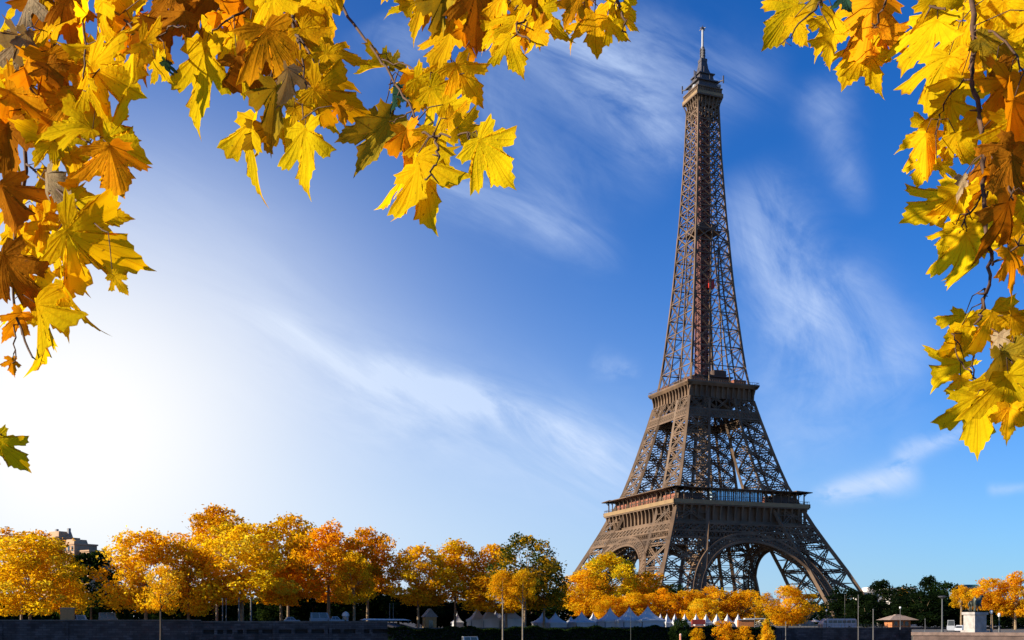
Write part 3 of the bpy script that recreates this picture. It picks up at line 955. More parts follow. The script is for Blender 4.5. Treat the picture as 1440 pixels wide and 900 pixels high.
tree(588, 762, 104, 296, 852, 'gold', 'gold tree with low hanging branches right of the white awning', 'egg', 8, 10000, 0.17, group=GA)
tree(640, 760, 104, 305, 848, 'gold', 'gold tree with thin trunk just left of the first white tents', 'egg', 3, 10000, 0.17, group=GA)
tree(692, 762, 90, 310, 846, 'orange', 'narrow orange tree behind the first group of tents', 'egg', 6, 7000, 0.17, group=GA)
tree(738, 749, 116, 292, 842, 'mixed', 'half green half orange tree with gaps showing sky, left of the tower', 'egg', 11, 6500, 0.18, group=GA)
tree(765, 782, 84, 300, 858, 'mixed', 'small green and orange tree nearest the left foot of the tower', 'egg', 12, 6000, 0.18, group=GA)
tree(712, 800, 130, 298, 862, 'orange', 'low orange foliage tree over the pointed tents', 'broad', 4, group=GA)
# plane saplings rooted on the lower quay
for px_, lab in ((707, 'young plane with pale slender trunk on the lower quay, the left one of two'), (735, 'young plane with pale slender trunk on the lower quay, the right one of two')):
    tree(px_, 800, 52, 262, 846, 'orange', lab, 'egg', 5, 4000, 0.2, 0.19, 'bark_pale', base=LQ, group='young planes on the lower quay', limbs=5)
tree(226, 790, 60, 246, 858, 'yellow', 'young yellow tree rooted below the wall, its dark trunk crossing the wall face', 'egg', 8, 4000, 0.2, 0.26, 'bark_dark', base=LQ, group='young planes on the lower quay')
# dark understorey behind the gold trees
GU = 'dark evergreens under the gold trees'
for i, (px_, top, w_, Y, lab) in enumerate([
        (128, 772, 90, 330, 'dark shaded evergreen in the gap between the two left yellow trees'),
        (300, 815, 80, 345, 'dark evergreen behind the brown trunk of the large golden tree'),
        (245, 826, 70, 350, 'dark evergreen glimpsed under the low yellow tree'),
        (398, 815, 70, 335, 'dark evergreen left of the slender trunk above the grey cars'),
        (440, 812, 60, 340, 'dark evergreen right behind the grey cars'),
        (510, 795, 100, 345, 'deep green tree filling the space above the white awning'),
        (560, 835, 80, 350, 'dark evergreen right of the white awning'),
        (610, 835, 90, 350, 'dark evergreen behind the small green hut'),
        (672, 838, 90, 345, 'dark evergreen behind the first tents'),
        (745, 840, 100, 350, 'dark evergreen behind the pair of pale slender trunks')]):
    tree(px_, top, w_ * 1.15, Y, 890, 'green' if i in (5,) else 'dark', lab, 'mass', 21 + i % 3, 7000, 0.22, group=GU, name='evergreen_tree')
# in front of the tower
GT = 'trees at the foot of the tower'
tree(852, 777, 116, 372, 858, 'lime', 'tall yellow green tree before the left arch of the tower', 'egg', 13, 10000, 0.16, group=GT)
tree(886, 787, 30, 392, 835, 'green', 'slim green tree behind the yellow green tree by the left arch', 'egg', 21, 4000, 0.2, group=GT, name='evergreen_tree')
tree(824, 802, 98, 360, 866, 'gold', 'rounded gold tree at the left foot of the tower', 'round', 9, group=GT)
tree(904, 801, 98, 380, 862, 'gold', 'flat topped gold tree under the left arch', 'broad', 8, group=GT)
tree(945, 820, 64, 395, 850, 'green', 'low green tree between the two front legs of the tower', 'broad', 22, 6000, 0.2, group=GT, name='evergreen_tree')
for px_, top, w_, Y, tn, lab in ((858, 845, 44, 345, 'gold', 'round clipped gold tree behind the lit white tent'), (892, 842, 50, 348, 'gold', 'round clipped gold tree behind two large tents'),
                                 (930, 838, 56, 352, 'gold', 'wide gold tree behind the largest tent peak'), (966, 840, 46, 350, 'orange', 'orange tree above the row of small white tents'),
                                 (1002, 833, 62, 356, 'gold', 'bright golden tree in front of the middle pillar of the tower'), (1046, 838, 52, 352, 'orange', 'dull orange tree left of the big round golden tree'),
                                 (990, 850, 40, 340, 'yellow', 'small yellow tree just over the small tents')):
    tree(px_, top - 10, w_ * 1.5, Y, 880, tn, lab, 'round', 3 + int(px_) % 7, 9000, 0.17, group=GT)
tree(1107, 822, 90, 330, 880, 'gold', 'big round golden tree standing alone before the right leg', 'round', 14, 12000, 0.15, group=GT)
tree(1190, 826, 84, 440, 876, 'dark', 'dark tree inside the right foot of the tower', 'broad', 23, 7000, 0.2, group=GT, name='evergreen_tree')
# right hand wood
GR = 'dark trees right of the tower'
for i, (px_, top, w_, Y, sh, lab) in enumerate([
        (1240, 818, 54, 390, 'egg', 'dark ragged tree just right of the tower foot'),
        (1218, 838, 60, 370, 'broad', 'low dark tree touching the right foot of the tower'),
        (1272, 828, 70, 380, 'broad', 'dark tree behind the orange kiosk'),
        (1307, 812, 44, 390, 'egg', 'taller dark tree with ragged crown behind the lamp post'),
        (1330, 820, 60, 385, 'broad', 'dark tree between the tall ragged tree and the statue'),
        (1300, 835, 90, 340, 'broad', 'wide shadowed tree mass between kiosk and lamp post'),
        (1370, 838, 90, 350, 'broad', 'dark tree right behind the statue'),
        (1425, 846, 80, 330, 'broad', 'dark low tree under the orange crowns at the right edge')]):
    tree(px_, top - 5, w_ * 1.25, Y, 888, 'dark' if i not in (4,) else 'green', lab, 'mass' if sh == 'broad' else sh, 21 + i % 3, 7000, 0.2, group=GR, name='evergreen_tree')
GO = 'orange trees at the right edge'
tree(1395, 810, 78, 310, 858, 'gold', 'orange tree with lit crown right above the statue', 'egg', 8, group=GO)
tree(1428, 804, 76, 305, 868, 'gold', 'orange tree at the right border of the picture', 'egg', 9, group=GO)
tree(1352, 821, 36, 325, 856, 'orange', 'small orange tree left of the statue', 'egg', 7, 6000, 0.2, group=GO)
tree(1475, 808, 70, 308, 868, 'orange', 'orange tree cut by the right border of the picture', 'egg', 4, group=GO)
tree(1270, 826, 18, 420, 840, 'orange', 'small orange treetop peeping over the dark wood', 'round', 9, 3000, 0.25, group=GO)


dw = MB(); dw.c = []
dr = random.Random(77)
for i in range(44000):
    x = dr.uniform(-260, 330) if i % 3 else dr.uniform(-260, 20)
    yy = 470 + 0.2 * x + dr.uniform(-14, 14) if x < 60 else 640 + dr.uniform(-14, 14)
    hh = 11.5 + 2.5 * math.sin(x * 0.11) + 1.6 * math.sin(x * 0.31 + 1)
    if x > 60: hh *= 0.9
    z = -1.5 + hh * dr.random()
    p = Vector((x, yy, z)); s = dr.uniform(0.7, 1.7)
    nrm = Vector((dr.gauss(0, 1), dr.gauss(0, 1) - 0.8, dr.gauss(0, 1) + 0.5)).normalized()
    u = nrm.cross(Vector((dr.gauss(0, 1), dr.gauss(0, 1), dr.gauss(0, 1)))).normalized(); v = nrm.cross(u)
    dw.quad(p - u * s, p + v * s * 0.6, p + u * s, p - v * s * 0.6)
    c = dr.choice(TINTS['dark'] + TINTS['green']); dw.c += [(*c, 1)] * 4
tag(dw.build('distant_wood', M['leaf_far']), 'dark band of far woodland low behind the trees and the tower', 'woodland', kind='stuff')


# ------------------------------------------------------------------ bushes and hedge
def bush(px, top, wpx, Y, base_py, tint, label, shape='round', seed=31, dens=3500, card=0.28, group=None, name='bush'):
    X = (px - CX) / F * Y
    zt = ZC + (HY - top) / F * Y; zb = ZC + (HY - base_py) / F * Y
    w, h = wpx / F * Y, zt - zb
    me, _ = kind_of((tint, shape, seed, dens, card))
    o = bpy.data.objects.new(name, me); COL.objects.link(o)
    o.location = (X, Y, zb); o.scale = (w / 10, w / 10, h / 10); o.rotation_euler = (0, 0, rng.uniform(0, 6))
    return tag(o, label, 'bush', group)


GB = 'bushes on the embankment edge'
bush(957, 869, 36, 291, 908, 'green', 'round dark green bush standing before the small tents', 'round', 31, group=GB)
bush(1019, 871, 38, 290, 905, 'gold', 'rounded gold bush with green side below the small tents', 'round', 32, group=GB)
bush(980, 882, 24, 288, 905, 'orange', 'low orange bush between the dark green and the gold bush', 'round', 33, group=GB)
bush(1047, 880, 30, 288, 905, 'orange', 'low orange brown bush between the gold and the pointed bush', 'broad', 34, group=GB)
bush(1078, 869, 30, 286, 906, 'yellow', 'pointed golden bush at the right end of the hedge', 'cone', 35, group=GB)
# long clipped hedge in front of the tents
hm = MB(); hm.c = []
hr = random.Random(5)
for i in range(24000):
    x = hr.uniform(xw(548), xw(1086)); d = hr.uniform(-4.2, -1.0)
    top = -0.95 + 0.35 * math.sin(x * 0.35) + 0.25 * math.sin(x * 1.1 + 1)
    s = hr.random()
    if s < 0.45: z = hr.uniform(-6.2, top); d = -4.2 + hr.uniform(0, .3)
    else: z = top + hr.gauss(0, 0.12)
    p = Vector((x, bank_y(x) + d, z))
    nrm = Vector((hr.gauss(0, 1), hr.gauss(0, 1) - 0.7, hr.gauss(0, 1) + 0.5)).normalized()
    u = nrm.cross(Vector((hr.gauss(0, 1), hr.gauss(0, 1), hr.gauss(0, 1)))).normalized(); v = nrm.cross(u); q = hr.uniform(0.18, 0.42)
    hm.quad(p - u * q, p + v * q * 0.6, p + u * q, p - v * q * 0.6)
    c = hr.choice(TINTS['dark'] + TINTS['green']); hm.c += [(c[0], c[1], c[2], 1)] * 4
hedge = thing('hedge', 'long dark green clipped hedge below the white tents', 'hedge', (0, 0, 0))
hm.build('foliage', M['leaf_far'], hedge)

# ------------------------------------------------------------------ white pagoda tents


def tent_parts(root, w, eave, peak):
    rf = MB(); n = 6; base = 0
    prof = [(1.06, 0.0), (0.80, 0.10), (0.56, 0.26), (0.34, 0.47), (0.15, 0.75), (0.03, 1.0)]
    for k, hh in prof:
        for sx, sy in ((-1, -1), (0, -1), (1, -1), (1, 0), (1, 1), (0, 1), (-1, 1), (-1, 0)):
            sag = 0.94 if (sx == 0 or sy == 0) else 1.0
            rf.v.append((sx * k * w / 2 * sag, sy * k * w / 2 * sag, eave + (peak - eave) * hh))
    for i in range(len(prof) - 1):
        for k in range(8):
            l = (k + 1) % 8
            rf.f.append((i * 8 + k, i * 8 + l, (i + 1) * 8 + l, (i + 1) * 8 + k))
    rf.build('canopy', M['canvas'], root)
    va = MB()
    for i in range(4):
        a = i * math.pi / 2
        va.box((math.cos(a) * w / 2 * 1.03, math.sin(a) * w / 2 * 1.03, eave - 0.2), (0.05, w * 1.02, 0.45), a)
    va.build('valance', M['canvas'], root)
    for sx, sy in ((-1, -1), (1, -1), (1, 1), (-1, 1)):
        l = MB(); l.tube([(sx * w / 2 * .97, sy * w / 2 * .97, 0), (sx * w / 2 * .97, sy * w / 2 * .97, eave)], 0.06, 5); l.build('leg', M['post'], root)
    sw = MB()
    for i in (0, 1, 2, 3):
        a = i * math.pi / 2
        sw.box((math.cos(a) * w / 2 * 0.95, math.sin(a) * w / 2 * 0.95, (eave - 0.3) / 2), (0.04, w * 0.9, eave - 0.35), a)
    sw.build('side_wall', M['canvas'], root)
    f = MB(); f.tube([(0, 0, peak - 0.1), (0, 0, peak + 0.45)], 0.06, 5); f.build('finial', M['post'], root)


proto_tent = thing('pagoda_tent', 'x', 'tent', (0, 0, 0), 0, 'white pagoda tents behind the hedge')
tent_parts(proto_tent, 5.0, 2.6, 6.0)
tents = [
    (643, 861, 13, 318, 'small blue white tent at the left end, apart from the others'),
    (671, 852, 22, 308, 'first tent of the left cluster, its left slope catching light'),
    (688, 849, 22, 306, 'second and tallest tent of the left cluster'),
    (699, 852, 17, 316, 'narrow tent set back in the left cluster, by the left pale trunk'),
    (718, 850, 28, 306, 'wide tent between the two pale slender trunks'),
    (763, 861, 22, 316, 'tent to the right of the right pale trunk'),
    (781, 861, 24, 312, 'tent with low peak below the green and orange tree'),
    (803, 866, 16, 322, 'small tent in the middle of the row, half hidden by its neighbours'),
    (818, 860, 26, 312, 'tent below the round gold tree at the left foot of the tower'),
    (834, 861, 16, 325, 'narrow tent just left of the sunlit tent'),
    (858, 854, 26, 310, 'sunlit tent with sharp white peak'),
    (885, 853, 30, 306, 'large blue white tent right of the sunlit tent'),
    (911, 852, 32, 304, 'largest tent at the right end of the big tents'),
]
first = True
for px_, top, w_, Y, lab in tents:
    X = (px_ - CX) / F * Y; zb = -1.5
    k = (w_ * 1.12 / F * Y) / 5.0; hz = (ZC + (HY - top) / F * Y - zb) / 6.2
    loc = (X, Y, zb); scl = (k, k, hz)
    if first: proto_tent.location = loc; proto_tent.scale = scl; proto_tent['label'] = lab; proto_tent.rotation_euler.z = ANG; first = False
    else: copy_tree(proto_tent, loc, ANG, scl, lab)
labs = ['tiny tent hidden behind the dark green bush, leftmost of the small row', 'tiny bright white tent left above the dark green bush', 'tiny white tent whose peak rises over the dark green bush',
        'tiny tent just right of the dark green bush', 'tiny tent with the dark red awning below it', 'tiny tent between the red awning and the gold bush', 'tiny tent behind the gold bush top',
        'tiny tent right of the gold bush top', 'tiny tent at the right end of the small row']
for i, px_ in enumerate((929, 938, 949, 963, 979, 993, 1008, 1023, 1038)):
    Y = 330; X = (px_ - CX) / F * Y; zb = -1.5; top = 863
    copy_tree(proto_tent, (X, Y, zb), 0.5, (0.62, 0.62, (ZC + (HY - top) / F * Y - zb) / 6.2), labs[i])
# market counter below the small tents
t = thing('market_stall', 'dark red awning stall under the small white tents', 'stall', P(982, 870, 318).xy.to_3d() + Vector((0, 0, -1.5)))
m = MB(); m.box((0, 0, 2.3), (4.0, 2.0, 1.5)); m.build('awning', M['dark_red'], t)
m = MB(); m.box((0, 0, 0.6), (3.8, 1.8, 1.2)); m.build('counter', M['kiosk'], t)
for sx in (-1, 1):
    m = MB(); m.tube([(sx * 1.9, -0.8, 0), (sx * 1.9, -0.8, 1.6)], 0.06, 5); m.build('post', M['post'], t)
t = thing('market_stall', 'orange fronted stall right of the gold bush', 'stall', P(1048, 870, 312).xy.to_3d() + Vector((0, 0, -1.5)))
m = MB(); m.box((0, 0, 1.45), (4.6, 2.0, 2.9)); m.build('front_panel', M['kiosk'], t)
m = MB(); m.box((0, 0, 3.05), (5.2, 2.6, 0.18)); m.build('roof', M['canvas'], t)
# long low white canopy with post right of stall
t = thing('flat_canopy', 'flat white canopy on a thin white post beside the orange stall', 'canopy', P(1061, 870, 308).xy.to_3d() + Vector((0, 0, -1.5)))
m = MB(); m.box((0, 0, 3.3), (6.0, 2.6, 0.3)); m.build('roof', M['canvas'], t)
for sx in (-0.2, 2.6):
    m = MB(); m.tube([(sx, -1.2, 0), (sx, -1.2, 4.6 if sx < 0 else 3.2)], 0.1, 6); m.build('post', M['post_white'], t)

# ------------------------------------------------------------------ far buildings


def block(root, c, s, m_wall, rows, cols, rz=0.0):
    """a stepped facade block with window openings on the front and left side"""
    w = MB(); w.box((c[0], c[1], c[2] + s[2] / 2), s, rz); wl = w.build('wall', m_wall, root)
    for r_ in range(rows):
        for k in range(cols):
            x = -s[0] / 2 + s[0] * (k + 0.5) / cols; z = c[2] + s[2] * (r_ + 0.55) / rows
            wn = MB(); wn.box((c[0] + x, c[1] - s[1] / 2 - 0.02, z), (s[0] / cols * 0.42, 0.25, s[2] / rows * 0.55)); wn.build('window', M['window'], root)
    cr = MB(); cr.box((c[0], c[1], c[2] + s[2] + 0.35), (s[0] + 0.8, s[1] + 0.8, 0.7), rz); cr.build('cornice', m_wall, root)
    return wl


Y = 480
t = thing('apartment_building', 'warm stone apartment block stepping down behind the far left trees', 'building', P(100, 870, Y).xy.to_3d() + Vector((0, 0, 0)), -0.55)
s_ = Y / F
for (x0, x1, top, mt, dy) in ((52, 92, 752, 'limestone', 0), (92, 124, 762, 'limestone', 2), (124, 148, 772, 'limestone', 4)):
    block(t, (((x0 + x1) / 2 - 100) * s_, dy, 0), ((x1 - x0) * s_ - 0.05, 12, (HY - top) * s_), M[mt], 9, 4)
m = MB(); m.box((-8, 0, (HY - 748) * s_ + 0.3), (9, 8, 3.6), 0, 0.8); m.build('roof', M['limestone'], t)
m = MB(); m.box((4, 0, (HY - 757) * s_ - 0.6), (7, 8, 3), 0, 0.8); m.build('roof', M['limestone'], t)
for x_ in (-12, -3): 
    m = MB(); m.box((x_, 1, (HY - 744) * s_ + 0.8), (1.2, 1.2, 3)); m.build('chimney', M['roof_zinc'], t)
t = thing('white_building', 'pale white building showing over the dark trees right of the tower foot', 'building', P(1222, 870, 640).xy.to_3d())
s_ = 640 / F
block(t, (0, 0, 0), (34 * s_, 14, (HY - 830) * s_), M['limestone_pale'], 5, 7)
m = MB(); m.box((2, 0, (HY - 830) * s_ + 2.1), (24 * s_, 12, 2.6), 0, 0.85); m.build('roof', M['limestone_pale'], t)
t = thing('white_building', 'long pale building far behind the dark wood on the right', 'building', P(1264, 870, 700).xy.to_3d())
s_ = 700 / F
block(t, (0, 0, 0), (36 * s_, 14, (HY - 825) * s_), M['limestone_pale'], 5, 8)
t = thing('distant_building', 'distant pale building low in the opening of the right arch', 'building', P(1072, 870, 900).xy.to_3d())
s_ = 900 / F
block(t, (0, 0, 0), (44 * s_, 16, (HY - 840) * s_), M['limestone_pale'], 4, 8)
m = MB(); m.box((3, 0, (HY - 840) * s_ + 2.0), (12, 8, 2.6), 0, 0.8); m.build('roof', M['roof_zinc'], t)
t = thing('distant_building', 'teal roofed building behind the orange trees at the right', 'building', P(1362, 870, 520).xy.to_3d())
s_ = 520 / F
block(t, (0, 0, 0), (24 * s_, 12, (HY - 828) * s_), M['limestone'], 5, 5)
m = MB(); m.box((0, 0, (HY - 828) * s_ + 2.2), (22 * s_, 11, 3.0), 0, 0.8); m.build('roof', mat('teal roof', (0.03, 0.11, 0.11), 0.6), t)

# ------------------------------------------------------------------ right: landing wall, pedestal, statue, lamps
A = P(1282, 889, 226); B_ = Vector((160, 205, A.z))
dirv = (B_ - A); rzw = math.atan2(dirv.y, dirv.x)
t = thing('landing_parapet', 'sunlit pink stone parapet of the landing in front of the statue', 'wall', (A.x, A.y, 0), rzw)
Lw = dirv.xy.length
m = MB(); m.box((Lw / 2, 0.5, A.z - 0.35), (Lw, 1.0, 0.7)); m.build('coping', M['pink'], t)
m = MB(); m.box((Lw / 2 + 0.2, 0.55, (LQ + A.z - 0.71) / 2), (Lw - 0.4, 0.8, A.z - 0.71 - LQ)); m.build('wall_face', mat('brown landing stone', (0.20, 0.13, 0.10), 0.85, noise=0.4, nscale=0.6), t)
# landing deck behind the parapet
b = MB(); z = A.z - 0.25
b.hexa([(A.x + 0.5, A.y + 1.1, LQ), (165, 206, LQ), (165, 322, LQ), (A.x * 1.375, A.y * 1.375, LQ)], [(A.x + 0.5, A.y + 1.1, z), (165, 206, z), (165, 322, z), (A.x * 1.375, A.y * 1.375, z)])
tag(b.build('landing_pavement', M['ground']), kind='structure')
DZ = z


def on_deck(px, Y): return Vector(((px - CX) / F * Y, Y, DZ))


def lathe_part(name, prof, mtl, parent, c=(0, 0, 0), n=10):
    m = MB(); m.lathe(c, prof, n); return m.build(name, mtl, parent)


# pedestal
Yp = 236; s_ = Yp / F
pd = thing('stone_pedestal', 'tall white stone pedestal carrying the horse statue', 'pedestal', on_deck(1371, Yp), 0.36)
hp = (890 - 861) * s_
for nm, sz, z0, hh in (('plinth', 5.3, 0, 0.55), ('die', 4.2, 0.55, hp - 1.15), ('cap', 4.9, hp - 0.6, 0.6)):
    m = MB(); m.box((0, 0, z0 + hh / 2), (sz * .8, sz * .8, hh - 0.004)); 
    if nm == 'die':
        for k in range(4): m.box((math.cos(k * math.pi / 2) * 1.7, math.sin(k * math.pi / 2) * 1.7, z0 + hh / 2), (0.06, 2.5, hh * 0.7), k * math.pi / 2)
    m.build(nm, M['white_stone'], pd)


def skin_mesh(name, nodes, edges, mtl, parent, subdiv=1):
    me = bpy.data.meshes.new(name); me.from_pydata([n[:3] for n in nodes], edges, [])
    o = bpy.data.objects.new(name, me); COL.objects.link(o); o.parent = parent
    md = o.modifiers.new('skin', 'SKIN')
    for v, n in zip(me.skin_vertices[0].data if me.skin_vertices else [], nodes): v.radius = (n[3], n[3])
    o.modifiers.new('sub', 'SUBSURF').levels = subdiv
    me.materials.append(mtl)
    return o


def skinned(name, nodes, edges, mtl, parent):
    me = bpy.data.meshes.new(name); me.from_pydata([n[:3] for n in nodes], edges, [])
    o = bpy.data.objects.new(name, me); COL.objects.link(o)
    md = o.modifiers.new('skin', 'SKIN'); md.use_smooth_shade = True
    sv = me.skin_vertices
    if not len(sv): me.attributes  # layer is made by the modifier
    for v, n in zip(me.skin_vertices[0].data, nodes): v.radius = (n[3], n[3])
    me.skin_vertices[0].data[0].use_root = True
    s2 = o.modifiers.new('sub', 'SUBSURF'); s2.levels = 1; s2.render_levels = 1
    dg = bpy.context.evaluated_depsgraph_get()
    me2 = bpy.data.meshes.new_from_object(o.evaluated_get(dg)); me2.name = name
    o.modifiers.clear(); o.data = me2
    me2.materials.clear(); me2.materials.append(mtl)
    o.parent = parent
    return o


st = thing('horse_statue', 'dark weathered statue of a man leading a horse on the white pedestal', 'statue', on_deck(1371, Yp) + Vector((0, 0, hp)), 0.36)
st.scale = (1.2, 1.2, 1.25)
# horse: body along +x, head at +x raised
hn = [(-1.1, 0, 1.75, .46), (-.45, 0, 1.72, .50), (.35, 0, 1.78, .52), (.85, 0, 1.95, .42), (1.2, 0, 2.45, .30), (1.42, 0, 2.95, .22), (1.62, 0, 3.02, .20), (2.05, 0, 2.70, .13),
      (-1.2, .26, 1.35, .28), (-1.05, .28, .95, .16), (-1.3, .28, .60, .11), (-1.22, .28, .08, .10),
      (-1.2, -.26, 1.35, .28), (-1.2, -.28, .95, .16), (-1.45, -.28, .60, .11), (-1.38, -.28, .08, .10),
      (.75, .26, 1.35, .24), (.78, .26, .75, .12), (.78, .26, .08, .10),
      (.8, -.26, 1.38, .24), (1.15, -.26, 1.15, .13), (1.1, -.26, .62, .10),
      (-1.5, 0, 1.85, .16), (-1.8, 0, 1.5, .14), (-1.85, 0, .9, .07)]
he = [(0, 1), (1, 2), (2, 3), (3, 4), (4, 5), (5, 6), (6, 7), (0, 8), (8, 9), (9, 10), (10, 11), (0, 12), (12, 13), (13, 14), (14, 15), (2, 16), (16, 17), (17, 18), (2, 19), (19, 20), (20, 21), (0, 22), (22, 23), (23, 24)]
hn = [(a * .95 + .2, b_, c_, d_) for a, b_, c_, d_ in hn]
skinned('horse', hn, he, M['bronze'], st)
mn = [(0, 0, 1.15, .22), (0, 0, 1.55, .25), (0, 0, 1.85, .22), (0, 0, 2.05, .10), (0.03, 0, 2.28, .15), (.0, .14, 1.0, .16), (.05, .16, .55, .11), (0, .17, .06, .09), (0, -.14, 1.0, .16), (-.1, -.16, .55, .11), (-.14, -.17, .06, .09),
      (0, .32, 1.85, .11), (.1, .42, 1.5, .08), (.2, .4, 1.2, .07), (0, -.32, 1.85, .11), (.3, -.3, 1.9, .08), (.55, -.1, 2.1, .06)]
me_ = [(0, 1), (1, 2), (2, 3), (3, 4), (0, 5), (5, 6), (6, 7), (0, 8), (8, 9), (9, 10), (2, 11), (11, 12), (12, 13), (2, 14), (14, 15), (15, 16)]
sc_ = 1.25
o = skinned('standing_man', [(a * sc_ - 1.05, b_ * sc_ - 1.05, c_ * sc_, d_ * sc_) for a, b_, c_, d_ in mn], me_, M['bronze'], st)


def lamp(px, top, base_py, Y, label, kind='double', zbase=None, group='street lamps and poles of the far bank', mtl='post_dark', r=0.09):
    X = (px - CX) / F * Y; z0 = DZ if zbase is None else zbase
    h = ZC + (HY - top) / F * Y - z0
    t = thing('street_lamp', label, 'street lamp', (X, Y, z0), 0, group)
    if kind == 'disc':
        lathe_part('post', [(r * 2, 0), (r * 2, .5), (r * 1.2, .7), (r * .8, h - .5)], M[mtl], t)
        lathe_part('lamp_head', [(.1, h - .7), (.9, h - .25), (1.0, h - .1), (.5, h)], M['post'], t)
    elif kind == 'globe':
        lathe_part('post', [(r * 2.2, 0), (r * 2, .6), (r * 1.1, .8), (r * .7, h - .7)], M[mtl], t)
        lathe_part('globe', [(.1, h - .7), (.3, h - .5), (.34, h - .3), (.22, h - .05), (.05, h)], M['lampglass'], t)
    else:
        lathe_part('post', [(r * 3.4, 0), (r * 3, .7), (r * 1.5, 1.2), (r * 2.0, 1.6), (r, 2.0), (r * .8, h - .9)], M[mtl], t)
        lathe_part('lantern', [(.12, h - .9), (.26, h - .75), (.34, h - .2), (.1, h)], M['lampglass'], t)
    return t


lamp(1325, 838, 890, 240, 'tall lamp post with flat disc head left of the statue', 'disc', r=0.16, mtl='post')
lamp(1394, 858, 890, 235, 'shorter ornate lamp right of the pedestal, the left one of a pair', 'lantern', mtl='post')
lamp(1405, 862, 890, 235, 'shorter ornate lamp right of the pedestal, the right one of a pair', 'lantern', mtl='post')
lamp(1266, 853, 885, 320, 'white globe lamp rising behind the orange kiosk', 'globe', zbase=-1.5, mtl='post')
lamp(1162, 857, 880, 330, 'small globe lamp between the round golden tree and the coach', 'globe', zbase=-1.5)
lamp(115, 846, 872, 275, 'white globe lamp in the dark gap between the left yellow trees', 'globe', zbase=0.5)


def pole(px, top, Y, label, zb, r=0.12, m_='post_white'):
    X = (px - CX) / F * Y; h = ZC + (HY - top) / F * Y - zb
    t = thing('flag_pole', label, 'pole', (X, Y, zb), 0, 'bare poles on the embankment')
    lathe_part('pole', [(r * 1.6, 0), (r * 1.6, .5), (r, .6), (r * .7, h)], M[m_], t)
    lathe_part('finial', [(.04, h), (r * 1.3, h + .08), (r * 1.3, h + .25), (.03, h + .35)], M['post'], t)
    return t


pole(1207, 838, 300, 'pale pole in front of the right foot of the tower', LQ, 0.14)
pole(1228, 858, 296, 'pale pole just left of the orange kiosk', LQ, 0.18)
pole(1188, 838, 330, 'very thin pole rising behind the white coach', -1.5, 0.07)
pole(887, 858, 280, 'thin dark pole in front of the large tents', LQ, 0.08, 'post_dark')
pole(313, 843, 262, 'pale pole left of the brown trunk of the golden tree', 0.5, 0.16)
pole(318, 843, 262, 'pale pole right beside the brown trunk of the golden tree', 0.5, 0.12)
pole(336, 842, 266, 'pale thick pole under the large golden tree', 0.5, 0.24)
pole(353, 842, 264, 'pale broad pole under the right side of the golden tree', 0.5, 0.26)
pole(548, 850, 282, 'thin pole behind the white awning, the left of two', 0.5, 0.09)
pole(553, 850, 282, 'thin pole behind the white awning, the right of two', 0.5, 0.09)
pole(1301, 872, 235, 'short thin post on the landing left of the tall lamp post', DZ, 0.08, 'post')
pole(1105, 876, 285, 'white post in front of the grey quay wall below the round tree', LQ, 0.16)

# kiosk
kx = P(1262, 870, 333)
t = thing('timber_kiosk', 'small orange timber kiosk with low overhanging hipped roof', 'kiosk', (kx.x, kx.y, -1.5), 0.2)
t.scale = (1.12, 1.12, 1.0)
s_ = 300 / F
m = MB(); m.box((0, 0, 1.5), (5.8, 4, 3.0)); m.build('wall', M['kiosk'], t)
m = MB(); m.hexa([(-4.6, -3.6, 2.9), (4.6, -3.6, 2.9), (4.6, 3.6, 2.9), (-4.6, 3.6, 2.9)], [(-1.6, -.8, 4.3), (1.6, -.8, 4.3), (1.6, .8, 4.3), (-1.6, .8, 4.3)]); rf = m.build('roof', M['kiosk_roof'], t)
m = MB(); m.box((0, 0, 4.5), (2.4, 1.4, .35), 0, .6); m.build('ridge_cap', M['kiosk_roof'], rf)
for x_ in (-1.7, 0, 1.7):
    m = MB(); m.box((x_, -2.02, 1.8), (1.0, .1, 1.3)); m.build('hatch', M['window'], t)


